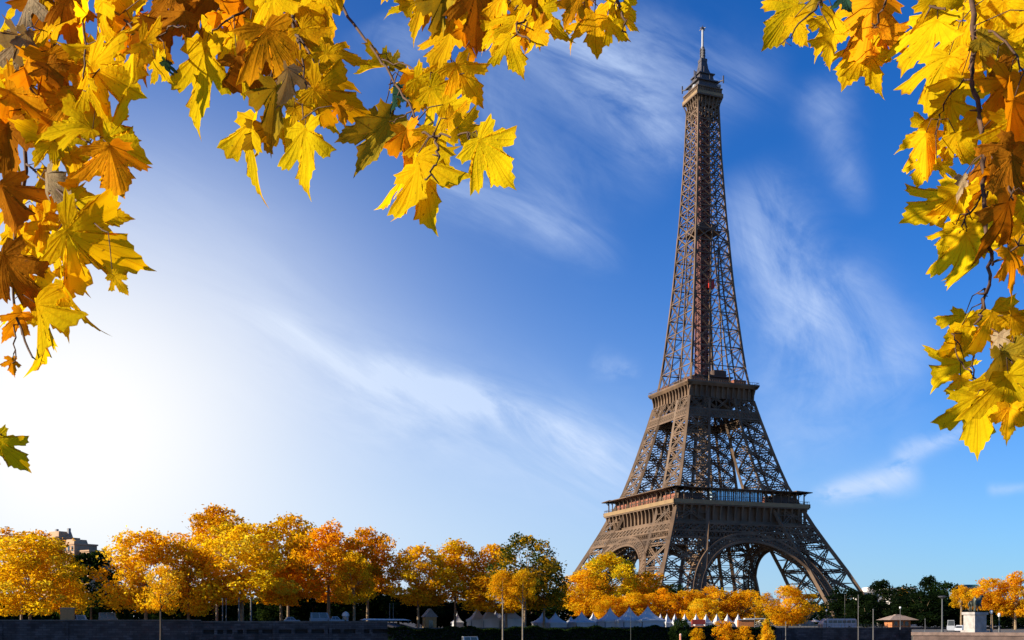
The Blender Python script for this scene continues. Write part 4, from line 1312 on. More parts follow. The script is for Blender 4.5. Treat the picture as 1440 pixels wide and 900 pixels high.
# ------------------------------------------------------------------ vehicles
def car(px, Y, zb, L_, H_, label, paint, rz=0.0, cat='car', name='parked_car', van=False, group='vehicles on the far bank', wd=1.8):
    X = (px - CX) / F * Y
    t = thing(name, label, cat, (X, Y, zb), rz, group)
    m = MB(); l = L_ / 2; w = wd / 2; g = 0.28
    waist = H_ * (0.55 if not van else 0.5)
    m.hexa([(-l, -w, g), (l, -w, g), (l, w, g), (-l, w, g)], [(-l * .98, -w * .96, waist), (l * .97, -w * .96, waist), (l * .97, w * .96, waist), (-l * .98, w * .96, waist)])
    if van: b0, b1, t0, t1 = -l * .97, l * .88, -l * .95, l * .70
    else: b0, b1, t0, t1 = -l * .85, l * .50, -l * .55, l * .15
    m.hexa([(b0, -w * .94, waist), (b1, -w * .94, waist), (b1, w * .94, waist), (b0, w * .94, waist)], [(t0, -w * .80, H_), (t1, -w * .80, H_), (t1, w * .80, H_), (t0, w * .80, H_)])
    m.build('body', M[paint], t)
    for s in (-1, 1):
        m = MB()
        for (u0, u1) in ((0.10, 0.46), (0.52, 0.92)):
            a0, a1 = b0 + (b1 - b0) * u0, b0 + (b1 - b0) * u1; c0, c1 = t0 + (t1 - t0) * u0, t0 + (t1 - t0) * u1
            zz0, zz1 = waist + .06, H_ - .12
            y0, y1 = s * (w * .94 + .01), s * (w * .80 + .035)
            m.quad((a0, y0, zz0), (a1, y0, zz0), (c1, y1, zz1), (c0, y1, zz1))
        m.build('side_window', M['window'], t)
    m = MB(); m.quad((b1 + .02, -w * .82, waist + .05), (b1 + .02, w * .82, waist + .05), (t1 + .05, w * .7, H_ - .08), (t1 + .05, -w * .7, H_ - .08)); m.build('windscreen', M['window'], t)
    m = MB(); m.quad((b0 - .02, -w * .82, waist + .05), (b0 - .02, w * .82, waist + .05), (t0 - .05, w * .7, H_ - .08), (t0 - .05, -w * .7, H_ - .08)); m.build('rear_window', M['window'], t)
    for sx in (-.62, .62):
        for sy in (-1, 1):
            m = MB(); m.tube([(sx * l, sy * (w - .18), .32), (sx * l, sy * (w + .02), .32)], .32, 12); m.build('wheel', M['tyre'], t)
    for sy in (-1, 1):
        m = MB(); m.box((l * .985, sy * w * .68, waist * .78), (.1, .35, .16)); m.build('headlight', M['lampglass'], t)
    return t


car(410, 274, 0.5, 4.2, 1.75, 'blue grey car parked on the quay left of the tall grey van', 'car_grey', ANG)
car(450, 277, 0.5, 5.4, 2.9, 'tall blue grey van parked on the quay between the gold trees', 'car_grey', ANG, 'van', 'parked_van', True, wd=2.0)
car(473, 276, 0.5, 3.9, 1.9, 'pale grey car parked beside the small round booth', 'car_grey', ANG)
car(110, 262, 0.5, 4.6, 2.2, 'white van parked beside the tan cabinet at the left', 'car_white', ANG, 'van', 'parked_van', True)
car(152, 275, 0.5, 4.8, 2.9, 'grey van in the shade under the left yellow trees', 'car_grey', ANG, 'van', 'parked_van', True)
car(1337, 262, DZ, 4.4, 2.8, 'white van seen end on just left of the pedestal', 'car_white', 1.2, 'van', 'parked_van', True)
car(1351, 255, DZ, 4.0, 1.6, 'low pale car parked against the pedestal', 'car_white', 0.9)
car(662, 268, LQ, 4.6, 3.4, 'white delivery van on the lower quay under the tents', 'car_white', ANG, 'van', 'parked_van', True)
# coach with rounded nose behind the grey wall
cx_ = P(1178, 870, 334)
t = thing('parked_coach', 'long white coach with rounded nose parked behind the grey quay wall', 'coach', (cx_.x, cx_.y, -1.5), ANG, 'vehicles on the far bank')
m = MB(); n_ = len(m.v)
prof = [(-6.4, .5), (-6.6, 1.5), (-5.9, 2.6), (-4.6, 3.35), (5.6, 3.35), (6.2, 3.1), (6.3, .5)]
for s in (-1.25, 1.25):
    for x_, z_ in prof: m.v.append((x_, s, z_))
k_ = len(prof); m.f.append(tuple(range(k_))); m.f.append(tuple(reversed(range(k_, 2 * k_))))
for i in range(k_):
    j = (i + 1) % k_; m.f.append((j, i, k_ + i, k_ + j))
m.build('body', M['car_white'], t)
for i in range(6):
    m = MB(); m.box((-3.6 + i * 1.75, 0, 2.35), (1.5, 2.56, .9)); m.build('window', M['window'], t)
m = MB(); m.box((-5.45, 0, 2.35), (0.9, 2.54, .7)); m.build('windscreen', M['window'], t)
for sx in (-4, 3.6):
    for sy in (-1.1, 1.1):
        m = MB(); m.tube([(sx, sy - .15, .5), (sx, sy + .18, .5)], .5, 12); m.build('wheel', M['tyre'], t)
pz = P(1146, 870, 328)
t = thing('parasol', 'small white parasol left of the coach', 'parasol', (pz.x, pz.y, -1.5))
m = MB(); m.tube([(0, 0, 0), (0, 0, 2.6)], .05, 6); m.build('pole', M['post'], t)
m = MB(); m.lathe((0, 0, 2.3), [(2.0, 0), (1.1, .45), (.1, .85)], 8); m.build('canopy', M['canvas'], t)

# cabinet, booth, awning, hut
q = P(95, 870, 258); t = thing('utility_cabinet', 'plain tan cabinet standing right of the far left yellow tree', 'cabinet', (q.x, q.y, 0.5), ANG)
m = MB(); m.box((0, 0, 1.9), (3.2, 1.6, 3.8)); m.build('body', M['cabinet'], t)
m = MB(); m.box((0, 0, 3.9), (3.5, 1.9, .2)); m.build('lid', M['roof_zinc'], t)
for sx in (-.75, .75):
    m = MB(); m.box((sx, -.83, 1.9), (1.4, .06, 3.4)); m.build('door', M['cabinet'], t)
q = P(486, 870, 278); t = thing('ticket_booth', 'small pale round roofed booth right of the parked grey cars', 'booth', (q.x, q.y, 0.5))
lathe_part('wall', [(.8, 0), (.8, 2.0)], M['car_grey'], t, n=12); lathe_part('roof', [(1.0, 2.0), (.95, 2.5), (.6, 3.0), (.1, 3.25)], M['canvas'], t, n=12)
m = MB(); m.box((0, -.80, 1.2), (.8, .1, 1.2)); m.build('hatch', M['window'], t)
q = P(542, 870, 281); t = thing('flat_awning', 'long low white awning on short posts at the quay edge', 'awning', (q.x, q.y, 0.4), ANG)
m = MB(); m.hexa([(-6.8, -1.6, 1.0), (6.8, -1.6, .95), (6.8, 1.6, .95), (-6.8, 1.6, 1.0)], [(-5.6, -1.2, 1.45), (5.0, -1.2, 1.3), (5.0, 1.2, 1.3), (-5.6, 1.2, 1.45)]); m.build('canvas_roof', M['canvas'], t)
for x_ in (-6, -2, 2, 6):
    m = MB(); m.tube([(x_, -1.4, 0), (x_, -1.4, .97)], .06, 5); m.build('post', M['post'], t)
q = P(604, 870, 300); t = thing('garden_hut', 'small dark hut with pointed gable left of the tents', 'hut', (q.x, q.y, -1.5), ANG)
m = MB(); m.box((0, 0, 1.9), (3.4, 3, 3.8)); m.build('wall', M['cabinet'], t)
m = MB(); n_ = [(-2.1, -1.8, 3.8), (2.1, -1.8, 3.8), (0, -1.8, 6.2), (-2.1, 1.8, 3.8), (2.1, 1.8, 3.8), (0, 1.8, 6.2)]
m.v += n_; m.f += [(0, 1, 2), (5, 4, 3), (0, 2, 5, 3), (1, 4, 5, 2), (0, 3, 4, 1)]; m.build('roof', M['roof_zinc'], t)
m = MB(); m.box((0, -1.52, 1.5), (1.3, .08, 2.8)); m.build('door', M['window'], t)
# railing along the grey wall on the right
t = thing('quay_railing', 'thin grey railing on the quay wall below the coach', 'railing', (0, 0, 0))
xa, xb = xw(1092), xw(1276)
m = MB()
for zz in (-0.35, 0.1): m.beam((xa, bank_y(xa) + .3, zz), (xb, bank_y(xb) + .3, zz), .07)
m.build('rails', M['post_dark'], t)
m = MB()
for i in range(40):
    x_ = xa + (xb - xa) * i / 39; m.beam((x_, bank_y(x_) + .3, -.9), (x_, bank_y(x_) + .3, .1), .07)
m.build('uprights', M['post_dark'], t)
# orange bollard
q = P(957, 895, 276); t = thing('marker_post', 'short orange marker post in front of the dark green bush', 'post', (q.x, q.y, LQ))
lathe_part('post', [(.28, 0), (.28, 3.6)], mat('orange marker', (.55, .22, .12), .6), t); lathe_part('cap', [(.34, 3.6), (.3, 3.9), (.05, 4.1)], mat('pale marker cap', (.6, .36, .28), .6), t)

# ------------------------------------------------------------------ foreground leaves
def maple_leaf_mat(name, col, edge, trans):
    m = bpy.data.materials.new(name); m.use_nodes = True
    nt = m.node_tree; nt.nodes.clear(); N, L = nt.nodes, nt.links
    tc = N.new('ShaderNodeTexCoord'); n = N.new('ShaderNodeTexNoise'); n.inputs['Scale'].default_value = 3.5; n.inputs['Detail'].default_value = 6
    oi = N.new('ShaderNodeObjectInfo')
    ad = N.new('ShaderNodeVectorMath'); ad.operation = 'ADD'
    cb = N.new('ShaderNodeCombineXYZ'); ml = N.new('ShaderNodeMath'); ml.operation = 'MULTIPLY'; ml.inputs[1].default_value = 40
    L.new(oi.outputs['Random'], ml.inputs[0]); L.new(ml.outputs[0], cb.inputs[0])
    L.new(tc.outputs['Object'], ad.inputs[0]); L.new(cb.outputs[0], ad.inputs[1]); L.new(ad.outputs[0], n.inputs['Vector'])
    r = N.new('ShaderNodeMapRange'); r.inputs[1].default_value = 0.48; r.inputs[2].default_value = 0.78
    L.new(n.outputs[0], r.inputs[0])
    mx = N.new('ShaderNodeMix'); mx.data_type = 'RGBA'; mx.inputs[6].default_value = (*col, 1); mx.inputs[7].default_value = (*edge, 1)
    L.new(r.outputs[0], mx.inputs[0])
    # brown specks
    n2 = N.new('ShaderNodeTexNoise'); n2.inputs['Scale'].default_value = 16; n2.inputs['Detail'].default_value = 3
    L.new(ad.outputs[0], n2.inputs['Vector'])
    r2 = N.new('ShaderNodeMapRange'); r2.inputs[1].default_value = 0.65; r2.inputs[2].default_value = 0.73; r2.inputs[4].default_value = 0.7
    L.new(n2.outputs[0], r2.inputs[0])
    mx2 = N.new('ShaderNodeMix'); mx2.data_type = 'RGBA'; mx2.inputs[7].default_value = (0.16, 0.07, 0.02, 1)
    L.new(r2.outputs[0], mx2.inputs[0]); L.new(mx.outputs[2], mx2.inputs[6])
    # browned rims
    at = N.new('ShaderNodeAttribute'); at.attribute_name = 'tint'
    sp = N.new('ShaderNodeSeparateColor'); L.new(at.outputs['Color'], sp.inputs[0])
    em = N.new('ShaderNodeMath'); em.operation = 'MULTIPLY'; L.new(sp.outputs[1], em.inputs[0]); L.new(n.outputs[0], em.inputs[1])
    er = N.new('ShaderNodeMapRange'); er.inputs[1].default_value = 0.45; er.inputs[2].default_value = 0.68; er.inputs[4].default_value = 0.85
    L.new(em.outputs[0], er.inputs[0])
    mxe = N.new('ShaderNodeMix'); mxe.data_type = 'RGBA'; mxe.inputs[7].default_value = (0.30, 0.11, 0.02, 1)
    L.new(er.outputs[0], mxe.inputs[0]); L.new(mx2.outputs[2], mxe.inputs[6])
    # veins
    mx3 = N.new('ShaderNodeMix'); mx3.data_type = 'RGBA'; mx3.inputs[7].default_value = (col[0] * 0.62, col[1] * 0.45, col[2] * 0.4, 1)
    mv = N.new('ShaderNodeMath'); mv.operation = 'MULTIPLY'; mv.inputs[1].default_value = 0.75; L.new(sp.outputs[0], mv.inputs[0])
    L.new(mv.outputs[0], mx3.inputs[0]); L.new(mxe.outputs[2], mx3.inputs[6])
    hs = N.new('ShaderNodeHueSaturation'); mr = N.new('ShaderNodeMapRange'); mr.inputs[3].default_value = 0.8; mr.inputs[4].default_value = 1.08
    L.new(oi.outputs['Random'], mr.inputs[0]); L.new(mr.outputs[0], hs.inputs['Value']); L.new(mx3.outputs[2], hs.inputs['Color'])
    d = N.new('ShaderNodeBsdfDiffuse'); t = N.new('ShaderNodeBsdfTranslucent'); ms = N.new('ShaderNodeMixShader'); ms.inputs[0].default_value = trans
    L.new(hs.outputs[0], d.inputs[0])
    wm = N.new('ShaderNodeMix'); wm.data_type = 'RGBA'; wm.blend_type = 'MULTIPLY'; wm.inputs[0].default_value = 1.0
    wm.inputs[7].default_value = (1.0, 0.82, 0.4, 1); L.new(hs.outputs[0], wm.inputs[6]); L.new(wm.outputs[2], t.inputs[0])
    bp = N.new('ShaderNodeBump'); bp.inputs['Strength'].default_value = 0.2; bp.inputs['Distance'].default_value = 0.02
    ah = N.new('ShaderNodeMath'); ah.operation = 'ADD'; L.new(n2.outputs[0], ah.inputs[0]); L.new(sp.outputs[0], ah.inputs[1])
    L.new(ah.outputs[0], bp.inputs['Height']); L.new(bp.outputs[0], d.inputs['Normal'])
    L.new(d.outputs[0], ms.inputs[1]); L.new(t.outputs[0], ms.inputs[2])
    o = N.new('ShaderNodeOutputMaterial'); L.new(ms.outputs[0], o.inputs[0]); return m


LM = {
    'y': maple_leaf_mat('bright yellow leaf', (0.96, 0.66, 0.008), (0.95, 0.54, 0.008), 0.58),
    'g': maple_leaf_mat('golden leaf', (0.95, 0.55, 0.008), (0.90, 0.42, 0.008), 0.56),
    'o': maple_leaf_mat('orange leaf', (0.86, 0.37, 0.008), (0.66, 0.23, 0.006), 0.5),
    'b': maple_leaf_mat('brown leaf', (0.42, 0.15, 0.008), (0.25, 0.08, 0.006), 0.35),
    'l': maple_leaf_mat('olive leaf', (0.42, 0.28, 0.015), (0.16, 0.14, 0.02), 0.4),
    'd': maple_leaf_mat('dry grey brown leaf', (0.34, 0.25, 0.14), (0.16, 0.11, 0.06), 0.25),
    'k': maple_leaf_mat('dark green leaf', (0.03, 0.08, 0.05), (0.02, 0.04, 0.03), 0.25),
}
HALF = [(0, .07), (.06, .035), (.13, .0), (.20, -.03), (.28, .02), (.43, .01), (.38, .075), (.42, .14), (.30, .18), (.27, .215), (.36, .28), (.43, .29), (.46, .355), (.56, .385), (.66, .46),
        (.55, .49), (.54, .56), (.45, .545), (.40, .58), (.30, .50), (.23, .445), (.20, .49), (.225, .57), (.20, .63), (.285, .715), (.20, .73), (.19, .80), (.13, .82), (.11, .90), (.05, .925), (0, 1.04)]
TIPS = {5, 14, 30}


def leaf_mesh(seed):
    rn = random.Random(seed)
    a1, a2, b1 = rn.uniform(.85, 1.12), rn.uniform(.85, 1.12), rn.uniform(.9, 1.08)
    pts = []
    half = HALF
    m = len(half)
    full = [(x, y, i in TIPS) for i, (x, y) in enumerate(half)] + [(-x, y, i in TIPS) for i, (x, y) in reversed(list(enumerate(half)))][1:-1]
    full = [(x * (a1 if x > 0 else a2) + rn.uniform(-.012, .012), y * b1 + rn.uniform(-.012, .012), tp) for x, y, tp in full]
    # halve every edge for a smoother, slightly toothed rim
    out = []
    for i, (x, y, tp) in enumerate(full):
        x2, y2, _ = full[(i + 1) % len(full)]
        out.append((x, y, tp)); out.append(((x + x2) / 2 + rn.uniform(-.008, .008), (y + y2) / 2 + rn.uniform(-.008, .008), False))
    fold, droop, curl, tw = rn.uniform(-.05, .6), rn.uniform(-.2, .7), rn.uniform(-.4, .7), rn.uniform(-.5, .5)
    ph = rn.uniform(0, 6)

    def lift(x, y):
        r = math.hypot(x, y - .1)
        z = fold * abs(x) - droop * max(0, y - .2) ** 2 - curl * abs(x) ** 2 + tw * x * y
        z += .06 * math.sin(7 * x + ph) * r + .05 * math.sin(9 * y + 2 * ph) * r
        return z
    mb = MB(); mb.c = []
    rings = [0.18, 0.36, 0.54, 0.72, 0.88, 1.0]
    c0 = (0, .12)
    mb.v.append((c0[0], c0[1], lift(*c0))); mb.c.append((1, 0, 1, 1))
    n = len(out)
    for t in rings:
        for id_, (x, y, tp) in enumerate(out):
            px, py = c0[0] + (x - c0[0]) * t, c0[1] + (y - c0[1]) * t
            mb.v.append((px, py, lift(px, py)))
            vv = 1.0 if (tp and t < 0.97) else 0.42 if (id_ % 5 == 2 and 0.3 < t < 0.95) else 0.0
            mb.c.append((vv, t ** 5, vv, 1))
    for k in range(n):
        l = (k + 1) % n
        mb.f.append((0, 1 + k, 1 + l))
        for j in range(len(rings) - 1):
            mb.f.append((1 + j * n + k, 1 + (j + 1) * n + k, 1 + (j + 1) * n + l, 1 + j * n + l))
    return mb.mesh('leaf', None, True)


LEAVES = []
for i in range(16):
    me = leaf_mesh(100 + i); me.materials.append(LM['y']); LEAVES.append(me)
lrng = random.Random(2024)


def branch(label, twigs, leaves, fills=(), Y0=2.7, leaf_scale=0.90, group='leafy autumn branches hanging into view', slope=-0.0024):
    """twigs: polylines [(px, py, dY), ...] with radii; leaves: (cx, cy, length px, tip angle from straight down, tone, dY, tilt)"""
    mx_ = sum(l[0] for l in leaves) / len(leaves); my_ = sum(l[1] for l in leaves) / len(leaves)

    def lay(x, y):      # the spray hangs as a slanting curtain, open to the sun
        return max(-.9, min(.9, slope * (x - mx_) - 0.0010 * (y - my_)))
    p0 = twigs[0][0]
    org = P(p0[0][0], p0[0][1], Y0 + p0[0][2] + lay(p0[0][0], p0[0][1]))
    root = thing('maple_branch', label, 'branch', org, 0, group)
    tm = MB(); nodes = []
    for pts, r0, r1 in twigs:
        q = [P(a, b, Y0 + c * .6 - .04 + lay(a, b)) - org for a, b, c in pts]
        # smooth by midpoint subdivision
        for _ in range(2):
            s = [q[0]]
            for a, b in zip(q, q[1:]): s += [a * .75 + b * .25, a * .25 + b * .75]
            q = s + [q[-1]]
        q = [p + Vector((lrng.gauss(0, .003), lrng.gauss(0, .004), lrng.gauss(0, .003))) for p in q]
        k = len(q); tm.tube(q, [r0 + (r1 - r0) * i / (k - 1) for i in range(k)], 6)
        for i, p in enumerate(q):
            nodes.append(p)
            if i % 5 == 2: tm.tube([p, p + Vector((lrng.uniform(-.02, .02), lrng.uniform(-.02, .02), lrng.uniform(-.02, .01)))], [r1 * 1.2, r1 * .5], 5)
    spec = list(leaves)
    for poly, count, sizes, tones, dr in fills:
        xs = [p[0] for p in poly]; ys = [p[1] for p in poly]
        got = 0; used = []; tries = 0
        while got < count and tries < 4000:
            tries += 1
            x, y = lrng.uniform(min(xs), max(xs)), lrng.uniform(min(ys), max(ys))
            ins = False
            for (x1, y1), (x2, y2) in zip(poly, poly[1:] + poly[:1]):
                if (y1 > y) != (y2 > y) and x < (x2 - x1) * (y - y1) / (y2 - y1) + x1: ins = not ins
            if not ins: continue
            md = 0.40 * (sum(sizes) / 2) * (1 if tries < 1500 else 0.6)
            if any(math.hypot(x - a, y - b) < md for a, b in used): continue
            used.append((x, y)); got += 1
            spec.append((x, y, lrng.uniform(*sizes), lrng.gauss(0, 45), lrng.choice(tones), lrng.uniform(*dr), lrng.uniform(20, 55)))
    for s in spec:
        cx, cy, Lp, ang, tone = s[:5]
        dY = s[5] if len(s) > 5 else lrng.uniform(-.18, .22)
        tilt = s[6] if len(s) > 6 else lrng.uniform(8, 40)
        Y = Y0 + dY * .6 + lay(cx, cy); Lm = Lp / F * Y * leaf_scale * 1.0
        a = R(ang)
        T = Vector((math.sin(a), lrng.uniform(-.25, .25), -math.cos(a))).normalized()
        # bright leaves stand open to the sun, the dull ones turn away from it
        yw = lrng.uniform(28, 54) if tone == 'y' else lrng.uniform(12, 48) if tone == 'g' else lrng.uniform(-35, 12)
        if tone in 'dk': yw = lrng.choice((-1, 1)) * tilt
        pt = lrng.gauss(0, 10) + (8 if tone in 'yg' else -8)
        Nn = Vector((-math.sin(R(yw)) * math.cos(R(pt)), -math.cos(R(yw)) * math.cos(R(pt)), math.sin(R(pt))))
        wide = 1.0 / max(0.72, math.cos(R(yw))) if tone not in 'dk' else 1.0
        if lrng.random() < 0.3: Nn = -Nn
        Nn = (Nn - T * Nn.dot(T)).normalized(); Xx = T.cross(Nn)
        c = P(cx, cy, Y) - org
        basep = c - T * (0.45 * Lm)
        o = bpy.data.objects.new('leaf', lrng.choice(LEAVES)); COL.objects.link(o); o.parent = root
        mt = Matrix((Xx, T, Nn)).transposed().to_4x4()
        o.matrix_local = Matrix.Translation(basep) @ mt @ Matrix.Diagonal((Lm * wide * lrng.uniform(.58, .88), Lm, Lm, 1))
        o.material_slots[0].link = 'OBJECT'; o.material_slots[0].material = LM[tone]
        # petiole to the nearest twig
        nd = min(nodes, key=lambda p: (p - basep).length + (0.25 if p.z < basep.z - 0.02 else 0))
        att = basep + T * (0.10 * Lm)
        mid = (basep + nd) / 2 + Vector((lrng.uniform(-.01, .01), lrng.uniform(-.01, .01), .012))
        tm.tube([nd, mid, att], [.0016, .0013, .0011], 5)
    tm.build('twig', M['twig'], root, True)
    return root


# ---- far left hanging branch
branch('dense hanging branch down the left border, of large yellow and brown leaves',
       [([(30, -160, .05), (34, 0, 0), (30, 110, 0), (38, 230, .03), (20, 330, 0), (16, 440, .02), (46, 505, 0)], .010, .0025),
        ([(30, 110, 0), (90, 180, .05), (150, 215, 0)], .004, .002), ([(38, 230, .03), (95, 280, -.04), (150, 330, 0)], .004, .002),
        ([(16, 440, .02), (22, 480, 0), (20, 512, 0)], .003, .0015), ([(34, 0, 0), (110, 40, .1), (150, 90, .1)], .005, .002)],
       [(162, 236, 108, 15, 'o', -.12, 18), (170, 205, 90, 60, 'y', 0, 30), (165, 262, 74, -30, 'y', .06, 25), (60, 470, 142, 12, 'y', .05, 14), (132, 345, 140, 62, 'y', .05, 16), (24, 392, 120, 28, 'b', -.2, 30),
        (168, 398, 50, 40, 'g', 0, 40), (18, 515, 34, 0, 'o', 0, 30), (100, 425, 95, 20, 'y', .12, 18), (45, 420, 110, -20, 'y', .15, 22), (12, 215, 120, 5, 'b', -.25, 25), (14, 290, 100, 20, 'b', -.22, 30),
        (15, 130, 110, -10, 'o', -.2, 25), (110, 385, 70, 0, 'y', .1, 30), (72, 262, 70, 20, 'd', -.15, 60), (95, 290, 46, 10, 'd', -.2, 60), (40, 345, 120, -30, 'y', .1, 20), (20, 455, 60, -40, 'o', -.05, 40),
        (105, 315, 110, 30, 'y', .1, 20), (150, 305, 70, 90, 'y', .12, 25), (70, 430, 100, 30, 'y', .1, 20), (160, 185, 70, 70, 'g', .1, 25)],
       [([(0, 150), (120, 150), (140, 200), (120, 260), (110, 330), (60, 400), (0, 420)], 12, (75, 110), ['y', 'y', 'y', 'g', 'o'], (-.1, .3))], Y0=3.1)
# ---- top left mass
branch('thick crown of golden, orange and brown leaves filling the top left corner',
       [([(120, -170, .2), (110, -20, .1), (70, 60, .05), (62, 130, .1)], .012, .003), ([(110, -20, .1), (180, 30, .1), (205, 70, .05)], .005, .002), ([(110, -20, .1), (120, 60, 0), (118, 110, 0)], .004, .002),
        ([(205, 70, .05), (235, 38, .05), (262, 38, .05)], .003, .0015), ([(180, 30, .1), (150, 90, .1), (120, 130, .1)], .003, .0015)],
       [(30, 75, 90, 10, 'd', -.2, 50), (35, 20, 90, -15, 'd', -.22, 55), (40, 65, 60, 0, 'd', -.25, 65), (150, 105, 105, 55, 'y', .05, 16), (130, 135, 80, 10, 'y', .06, 22), (95, 20, 80, 5, 'b', -.1, 40),
        (190, 90, 80, 0, 'y', .04, 22), (200, 35, 66, -40, 'g', .04, 30), (215, 70, 60, 60, 'g', 0, 35), (225, 95, 50, 30, 'y', .04, 40), (172, 18, 90, 20, 'b', .12, 40), (235, 95, 34, 5, 'k', .05, 60), (75, 105, 60, 30, 'b', -.15, 70), (60, 20, 80, 0, 'b', .2, 30)],
       [([(0, -40), (180, -40), (165, 60), (150, 120), (90, 190), (0, 190)], 25, (75, 115), ['y', 'y', 'g', 'g', 'o'], (-.1, .3)),
        ([(160, -50), (270, -50), (262, 20), (230, 60), (180, 80)], 8, (60, 95), ['g', 'o', 'y', 'b'], (0, .25))], Y0=3.0)
# ---- top, between
branch('cluster with bright yellow hanging leaves and shaded brown leaves left of the middle',
       [([(410, -170, .1), (404, -20, .05), (418, 50, .05), (424, 62, .05)], .009, .002), ([(404, -20, .05), (330, 20, .05), (300, 45, 0)], .005, .002), ([(418, 50, .05), (440, 85, .1), (455, 110, .1)], .004, .0015),
        ([(404, -20, .05), (385, 80, -.05), (375, 140, -.05)], .004, .002), ([(418, 50, .05), (432, 120, .02), (425, 170, 0)], .003, .0015)],
       [(284, 112, 138, -12, 'y', 0, 12), (295, 60, 90, 0, 'y', .05, 25), (352, 208, 128, -14, 'y', 0, 14), (385, 150, 105, -5, 'l', -.12, 25), (430, 215, 118, 2, 'y', 0, 14), (480, 78, 70, 85, 'g', .02, 20),
        (470, 140, 110, 62, 'g', .05, 22), (395, 75, 150, 30, 'o', -.08, 20), (385, 20, 90, 5, 'y', -.1, 14), (440, 60, 90, 40, 'g', .08, 24), (405, 115, 60, 0, 'd', -.18, 60), (345, 105, 60, -10, 'y', .1, 30),
        (335, 65, 80, 20, 'y', .12, 25), (300, 18, 120, 0, 'b', .1, 20), (345, 25, 90, 10, 'o', .1, 25), (450, 100, 100, 80, 'g', .1, 20), (445, 145, 80, 20, 'y', .08, 30), (405, 190, 70, 10, 'y', .1, 30), (370, 180, 80, -30, 'y', .1, 30),
        (455, 25, 90, 20, 'g', .15, 25), (270, 25, 80, -20, 'b', .2, 25), (365, 190, 60, -50, 'l', -.02, 40), (425, 165, 55, 40, 'g', -.02, 45), (480, 160, 40, 20, 'o', .0, 40)],
       [([(250, -60), (480, -60), (460, 40), (430, 80), (360, 130), (325, 60), (260, 20)], 13, (75, 110), ['y', 'g', 'g', 'o', 'b'], (-.02, .3))], Y0=2.65)
# ---- thin twig spray in the middle
branch('thin arching twig ending in a spray of bright yellow leaves below the others',
       [([(440, -150, .1), (472, -8, .05), (500, 40, .02), (535, 84, 0), (560, 122, 0), (582, 155, 0), (591, 183, 0)], .0045, .0018), ([(591, 183, 0), (608, 190, -.02), (640, 192, -.03), (662, 190, -.03)], .003, .0015),
        ([(582, 155, 0), (565, 164, .03), (548, 172, .03)], .0018, .001), ([(608, 190, -.02), (622, 212, 0), (612, 235, -.02), (597, 252, -.02)], .003, .002), ([(535, 84, 0), (580, 95, .05), (620, 105, .05), (650, 100, .05)], .002, .0012)],
       [(528, 95, 58, -75, 'y', 0, 20), (592, 104, 74, 88, 'g', .04, 28), (622, 145, 88, 40, 'y', .03, 16), (655, 112, 78, 35, 'g', .05, 22), (532, 192, 112, -35, 'l', -.03, 16), (512, 185, 80, -60, 'l', .02, 25), (552, 138, 46, -5, 'k', -.05, 62),
        (584, 262, 128, -4, 'y', -.02, 12), (597, 268, 118, 12, 'y', .03, 14), (558, 262, 100, -34, 'y', .03, 16), (693, 220, 104, 38, 'y', 0, 14), (660, 185, 60, 80, 'y', -.04, 30), (645, 172, 56, 70, 'g', -.02, 40),
        (575, 208, 92, 8, 'o', -.05, 24), (618, 208, 86, 12, 'y', .06, 24), (580, 130, 66, 30, 'g', .08, 30), (678, 192, 40, 95, 'l', -.05, 50), (602, 125, 70, 55, 'y', .06, 26), (558, 92, 40, 60, 'l', 0, 50), (640, 150, 60, 75, 'y', .0, 25)], Y0=2.3)
# ---- top centre
branch('row of golden and olive leaves hanging from the top edge, centre',
       [([(640, -160, .1), (655, -20, .05), (700, -5, .05), (760, -2, .05)], .007, .003), ([(655, -20, .05), (600, -5, .05), (560, -2, .05)], .005, .002), ([(760, -2, .05), (720, 45, 0), (745, 55, 0)], .003, .0015), ([(700, -5, .05), (660, 40, .05), (658, 85, .05)], .002, .001)],
       [(568, 8, 60, -60, 'y', .02, 25), (590, 16, 74, -25, 'g', .03, 22), (620, 22, 96, -8, 'l', -.05, 22), (628, 62, 88, -18, 'g', .02, 22), (655, 60, 80, 8, 'o', .04, 26), (672, 15, 96, 5, 'b', -.06, 24), (648, 35, 66, 20, 'g', .04, 30),
        (702, 20, 80, -18, 'g', .02, 26), (722, 38, 76, -35, 'y', .03, 20), (722, 70, 66, 12, 'y', .02, 22), (752, 18, 90, 20, 'y', .03, 20), (770, 30, 70, 35, 'y', .04, 25), (700, 58, 60, -8, 'g', .06, 32), (690, 45, 52, -50, 'y', .05, 32),
        (756, 8, 66, 5, 'b', -.05, 25), (760, 52, 48, 40, 'g', .04, 30), (738, 55, 40, 0, 'o', .0, 45), (805, 12, 66, -20, 'o', .02, 25)],
       [([(560, -50), (800, -50), (780, 0), (700, 10), (600, 5)], 11, (70, 100), ['y', 'g', 'o', 'l'], (0, .2))], Y0=2.2)
branch('small spray with one broad golden leaf at the right end of the top row',
       [([(850, -150, .1), (868, -10, .02), (876, 25, 0), (880, 48, 0)], .004, .0015), ([(868, -10, .02), (835, -8, .02), (820, 5, .02)], .003, .0015)],
       [(838, 42, 84, 3, 'g', .02, 18), (868, 40, 58, 40, 'y', .03, 26), (812, 40, 50, -45, 'g', .03, 28), (862, 6, 60, -15, 'y', .04, 26), (885, 14, 46, 30, 'y', .04, 30), (880, 30, 40, 70, 'y', .02, 35), (820, 16, 60, -5, 'o', .06, 28)], Y0=2.2)
